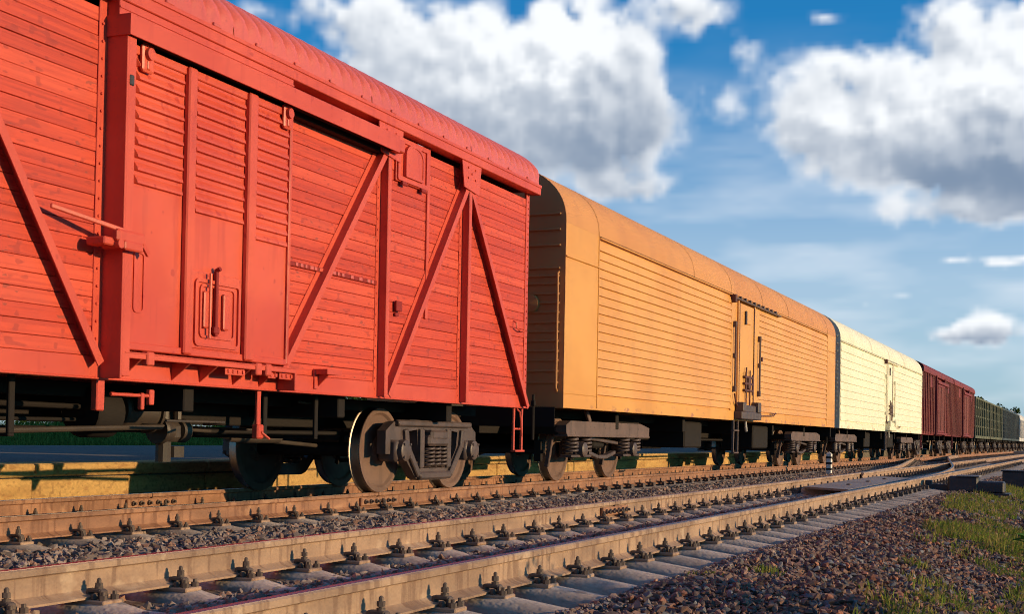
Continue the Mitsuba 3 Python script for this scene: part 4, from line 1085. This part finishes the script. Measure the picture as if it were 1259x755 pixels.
def steel_boxcar(x0, x1, label):
    c = thing('boxcar', label, 'boxcar')
    xc, L = (x0 + x1) / 2, x1 - x0
    W = place(xc, L); H, S = L / 2, -1.42
    O = lambda name, m, b='maroon_paint', parent=c, smooth=False: obj(name, m, b, parent, smooth, W)
    O('wall', M().box(-H, H, S, -S, 1.06, 3.92))
    O('side_sill', M().box(-H, H, S - .05, -S + .05, 1.06, 1.22, .01))
    for s in (-1, 1): O('eaves_fascia', M().box(-H - .05, H + .05, s * 1.4, s * 1.56, 3.84, 3.98, .01))
    O('roof', M().add(*vault(-H - .05, H + .05, 1.55, 3.98, .50, 2.0, 24, .1, .02, .4)), smooth=True)
    O('end_wall', M().add(*end_plate(-H - .02, -H + .02, 1.5, 3.6, 3.98, .48, 2.0))); O('end_wall', M().add(*end_plate(H - .02, H + .02, 1.5, 3.6, 3.98, .48, 2.0)))
    for x in np.arange(-H + .06, H, .68):
        if -1.9 < x < 2.0: continue
        O('rib', M().box(x - .05, x + .05, S - .10, S, 1.1, 3.86, .02))
    d = O('door', M().box(-1.5, 1.45, S - .16, S, 1.2, 3.50, .01))
    for x in np.arange(-1.42, 1.42, .20): O('door_rib', M().box(x - .04, x + .04, S - .19, S - .15, 1.25, 3.45, .015), 'maroon_paint', d)
    for x in (-1.48, -.02, 1.43): O('stile', M().box(x - .05, x + .05, S - .21, S - .14, 1.2, 3.5, .01), 'maroon_paint', d)
    O('latch', M().box(-1.8, -1.45, S - .26, S - .1, 2.1, 2.25, .02), 'maroon_paint', d)
    for z in (1.25, 3.45): O('rail', M().box(-1.5, 1.45, S - .205, S - .14, z - .05, z + .05, .01), 'maroon_paint', d)
    O('door_track', M().box(-1.9, 3.3, S - .25, S, 3.52, 3.66, .01))
    for x in (-1.85, 2.0): O('door_post', M().box(x - .07, x + .07, S - .2, S, 1.06, 3.9, .01))
    O('lower_rail', M().box(-1.6, 3.2, S - .2, S - .1, 1.1, 1.19, .01))
    for x in (-3.7, 4.2):
        h = O('hatch_window', M().box(x - .36, x + .36, S - .12, S, 3.25, 3.75, .01)); 
    O('step_ladder', M().box(-H + .2, -H + .24, -1.42, -1.38, .45, 1.06).box(-H + .54, -H + .58, -1.42, -1.38, .45, 1.06).box(-H + .2, -H + .58, -1.43, -1.37, .45, .48).box(-H + .2, -H + .58, -1.43, -1.37, .74, .77))
    under(c, H - .1, W)
    for u in (-H + 2.0, H - 2.0): bogie_cast(c, u, W, (-1,))
    coupler(c, H, 1, W); coupler(c, -H, -1, W)


def gondola(x0, x1, label, bs, group=None):
    c = thing('gondola_wagon', label, 'gondola wagon', group)
    xc, L = (x0 + x1) / 2, x1 - x0
    W = place(xc, L); H, S = L / 2, -1.42
    O = lambda name, m, b=bs, parent=c, smooth=False: obj(name, m, b, parent, smooth, W)
    for s in (-1, 1): O('side_wall', M().box(-H, H, s * 1.42, s * 1.36, 1.2, 3.68))
    for s in (-1, 1): O('end_wall', M().box(s * H, s * (H - .06), -1.42, 1.42, 1.2, 3.68))
    O('floor', M().box(-H, H, -1.36, 1.36, 1.2, 1.32))
    O('top_chord', M().box(-H - .04, H + .04, -1.53, -1.36, 3.62, 3.74, .015).box(-H - .04, H + .04, 1.36, 1.53, 3.62, 3.74, .015))
    O('side_sill', M().box(-H, H, -1.50, -1.36, 1.06, 1.24, .01).box(-H, H, 1.36, 1.50, 1.06, 1.24, .01))
    for x in np.linspace(-H + .09, H - .09, 9):
        O('post', M().box(x - .075, x + .075, S - .11, S, 1.1, 3.64, .02))
    for z in (1.85, 2.5, 3.1): O('panel_rib', M().box(-H, H, S - .035, S, z - .05, z + .05, .012))
    for x in np.linspace(-H + 1.0, H - 1.0, 7): O('bottom_hatch', M().box(x - .5, x + .5, -1.25, -.35, .86, 1.1, .02), 'under_metal')
    under(c, H - .1, W)
    for u in (-H + 2.6, H - 2.6): bogie_cast(c, u, W, (-1,))
    coupler(c, H, 1, W); coupler(c, -H, -1, W)


def hopper(x0, x1, label):
    c = thing('hopper_wagon', label, 'hopper wagon')
    xc, L = (x0 + x1) / 2, x1 - x0
    W = place(xc, L); H = L / 2
    O = lambda name, m, b='white_wagon', parent=c, smooth=False: obj(name, m, b, parent, smooth, W)
    O('hopper_body', M().add(*end_plate(-H + .4, H - .4, 1.5, 1.5, 3.3, .95, 2.2)), smooth=30)
    for x in np.linspace(-H + .5, H - .5, 10): O('rib', M().box(x - .05, x + .05, -1.6, -1.48, 1.4, 3.3, .02))
    O('side_sill', M().box(-H, H, -1.5, 1.5, 1.06, 1.5, .02))
    O('roof_hatch', M().box(-3, -2, -.4, .4, 4.2, 4.4, .03).box(0, 1, -.4, .4, 4.2, 4.4, .03).box(3, 4, -.4, .4, 4.2, 4.4, .03))
    under(c, H - .1, W)
    for u in (-H + 2.2, H - 2.2): bogie_cast(c, u, W, (-1,))
    coupler(c, -H, -1, W)


red_boxcar()
reefer(17.25, 38.75, 'orange yellow refrigerator wagon with a shaded ribbed end, coupled behind the red boxcar', 'yellow_paint', 'orange_roof', 'orange_roof', -.10, 17, True)
reefer(39.60, 60.20, 'pale cream refrigerator wagon between the yellow and maroon wagons', 'cream_paint', 'cream_paint', 'cream_paint', .1, 10, False, False, False)
steel_boxcar(60.9, 74.6, 'dark maroon ribbed boxcar coupled right behind the cream refrigerator wagon')
steel_boxcar(75.2, 88.9, 'dark maroon ribbed boxcar in front of the green gondola wagon')
gondola(90.2, 103.6, 'olive green gondola wagon coupled behind the maroon boxcars', 'green_paint')
gondola(104.4, 118.0, 'duller green gondola wagon, second of the open wagons', 'green_paint')
gondola(118.8, 132.4, 'dark teal gondola wagon, third of the open wagons', 'teal_paint')
gondola(133.2, 146.8, 'dark bluish gondola wagon just before the white wagon', 'teal_paint')
hopper(148, 162, 'weathered white rounded wagon at the far end of the train in view')
gondola(163, 177, 'brown open wagon beyond the white wagon', 'brown_wagon')

# ------------------------------------------------------------------ trackside things
t = thing('marker_post', 'short black and white striped post between the tracks', 'marker post')
mx, my = 36.0, 6.40
zz0 = float(terrain_z(mx, my)) - .05
obj('post', M().box(mx - .07, mx + .07, my - .07, my + .07, zz0, .34, .012), 'white_paint', t)
for i in range(3):
    z = -.10 + i * .155
    obj('stripe', M().box(mx - .073, mx + .073, my - .073, my + .073, z, z + .07, .010), 'black_paint', t)
obj('cap', M().add(*(lambda v: (v, np.array([[0, 1, 4], [1, 2, 4], [2, 3, 4], [3, 0, 4], [0, 3, 2], [0, 2, 1]])))(np.array([[mx - .07, my - .07, .34], [mx + .07, my - .07, .34], [mx + .07, my + .07, .34], [mx - .07, my + .07, .34], [mx, my, .40]]))), 'white_paint', t)

t = thing('cover_plate', 'wide weathered grey metal cover plate lying between the near rails', 'cover plate')
cp = Polygon([(21.4, 3.50), (22.1, 4.34), (30.4, 4.36), (29.6, 3.50)])
m = trimesh.creation.extrude_polygon(cp, .035, engine='earcut'); v = np.array(m.vertices)
v = v + [0, 0, -.115]
scene[t] = mikit.ply((v, m.faces), 'cover_metal')
for x in (23.6, 25.8, 28.0):
    obj('bolt', M().lathe([(0, .001), (0, .05), (.02, .045), (.03, .001)], (x, 3.85, -.082), 12, axis=2), 'clip_iron', t)
for x in (22.2, 25.6, 28.8): obj('bearer', M().box(x, x + .3, 3.3, 4.4, -.24, -.116, .01), 'sleeper_concrete', t)

# the switch machine beside the turnout, on its rods
t = thing('switch_machine', 'long low black switch machine on a base plate beside the near rail', 'switch machine')
sx, sy = 27.2, 1.55
obj('base_plate', M().box(sx - .35, sx + .35, sy - .15, sy + 1.75, -.30, -.262, .006), 'machine_paint', t)
obj('housing', M().box(sx - .26, sx + .26, sy - .05, sy + .50, -.262, -.04, .03), 'machine_paint', t)
obj('cover', M().box(sx - .28, sx + .28, sy + .42, sy + .98, -.262, .045, .035), 'machine_paint', t)
obj('lid', M().box(sx - .29, sx + .29, sy + .40, sy + .82, .04, .066, .008), 'cover_metal', t)
obj('drive_rod', M().tube([(sx, sy + .9, -.17), (sx, sy + 2.7, -.17)], .022, 8).tube([(sx + .16, sy + .9, -.19), (sx + .16, sy + 2.7, -.19)], .016, 8), 'clip_iron', t)
obj('rod_guard', M().box(sx - .10, sx + .05, sy + .98, sy + 1.35, -.262, -.12, .01).box(sx - .05, sx + .2, sy + 1.3, sy + 1.42, -.28, -.05, .01), 'machine_paint', t)
t = thing('relay_box', 'black upright box standing in the grass behind the switch machine', 'equipment box')
sx, sy = 34.2, 1.42
obj('housing', M().box(sx - .3, sx + .3, sy, sy + .52, -.36, .03, .02), 'machine_paint', t)
obj('lid', M().box(sx - .33, sx + .33, sy - .03, sy + .55, .03, .06, .01), 'machine_paint', t)
for a in (0, .36): obj('foot', M().box(sx - .2, sx + .2, sy + .05 + a, sy + .11 + a, -.6, -.36, .006), 'machine_paint', t)

# the low reddish building across the platform
t = thing('building', 'low dark red and pink building seen under the yellow wagon', 'building')
obj('wall', M().box(66, 92, 24.6, 29, .1, 3.1), 'building_pink', t)
obj('plinth', M().box(65.9, 92.1, 24.5, 24.62, .1, .95, .01).box(66.0, 70, 24.3, 24.5, .1, .55, .05), 'building_red', t)
obj('roof', M().box(65.5, 92.5, 24.1, 29.5, 3.1, 3.35, .02), 'building_red', t)
for i, x in enumerate(np.arange(68.5, 91, 3.4)):
    w = obj('window', M().box(x - .8, x + .8, 24.55, 24.66, 1.25, 2.5, .01), 'white_paint', t)
    obj('pane', M().box(x - .72, x - .03, 24.53, 24.56, 1.33, 2.42), 'glass_dark', w); obj('pane', M().box(x + .03, x + .72, 24.53, 24.56, 1.33, 2.42), 'glass_dark', w)
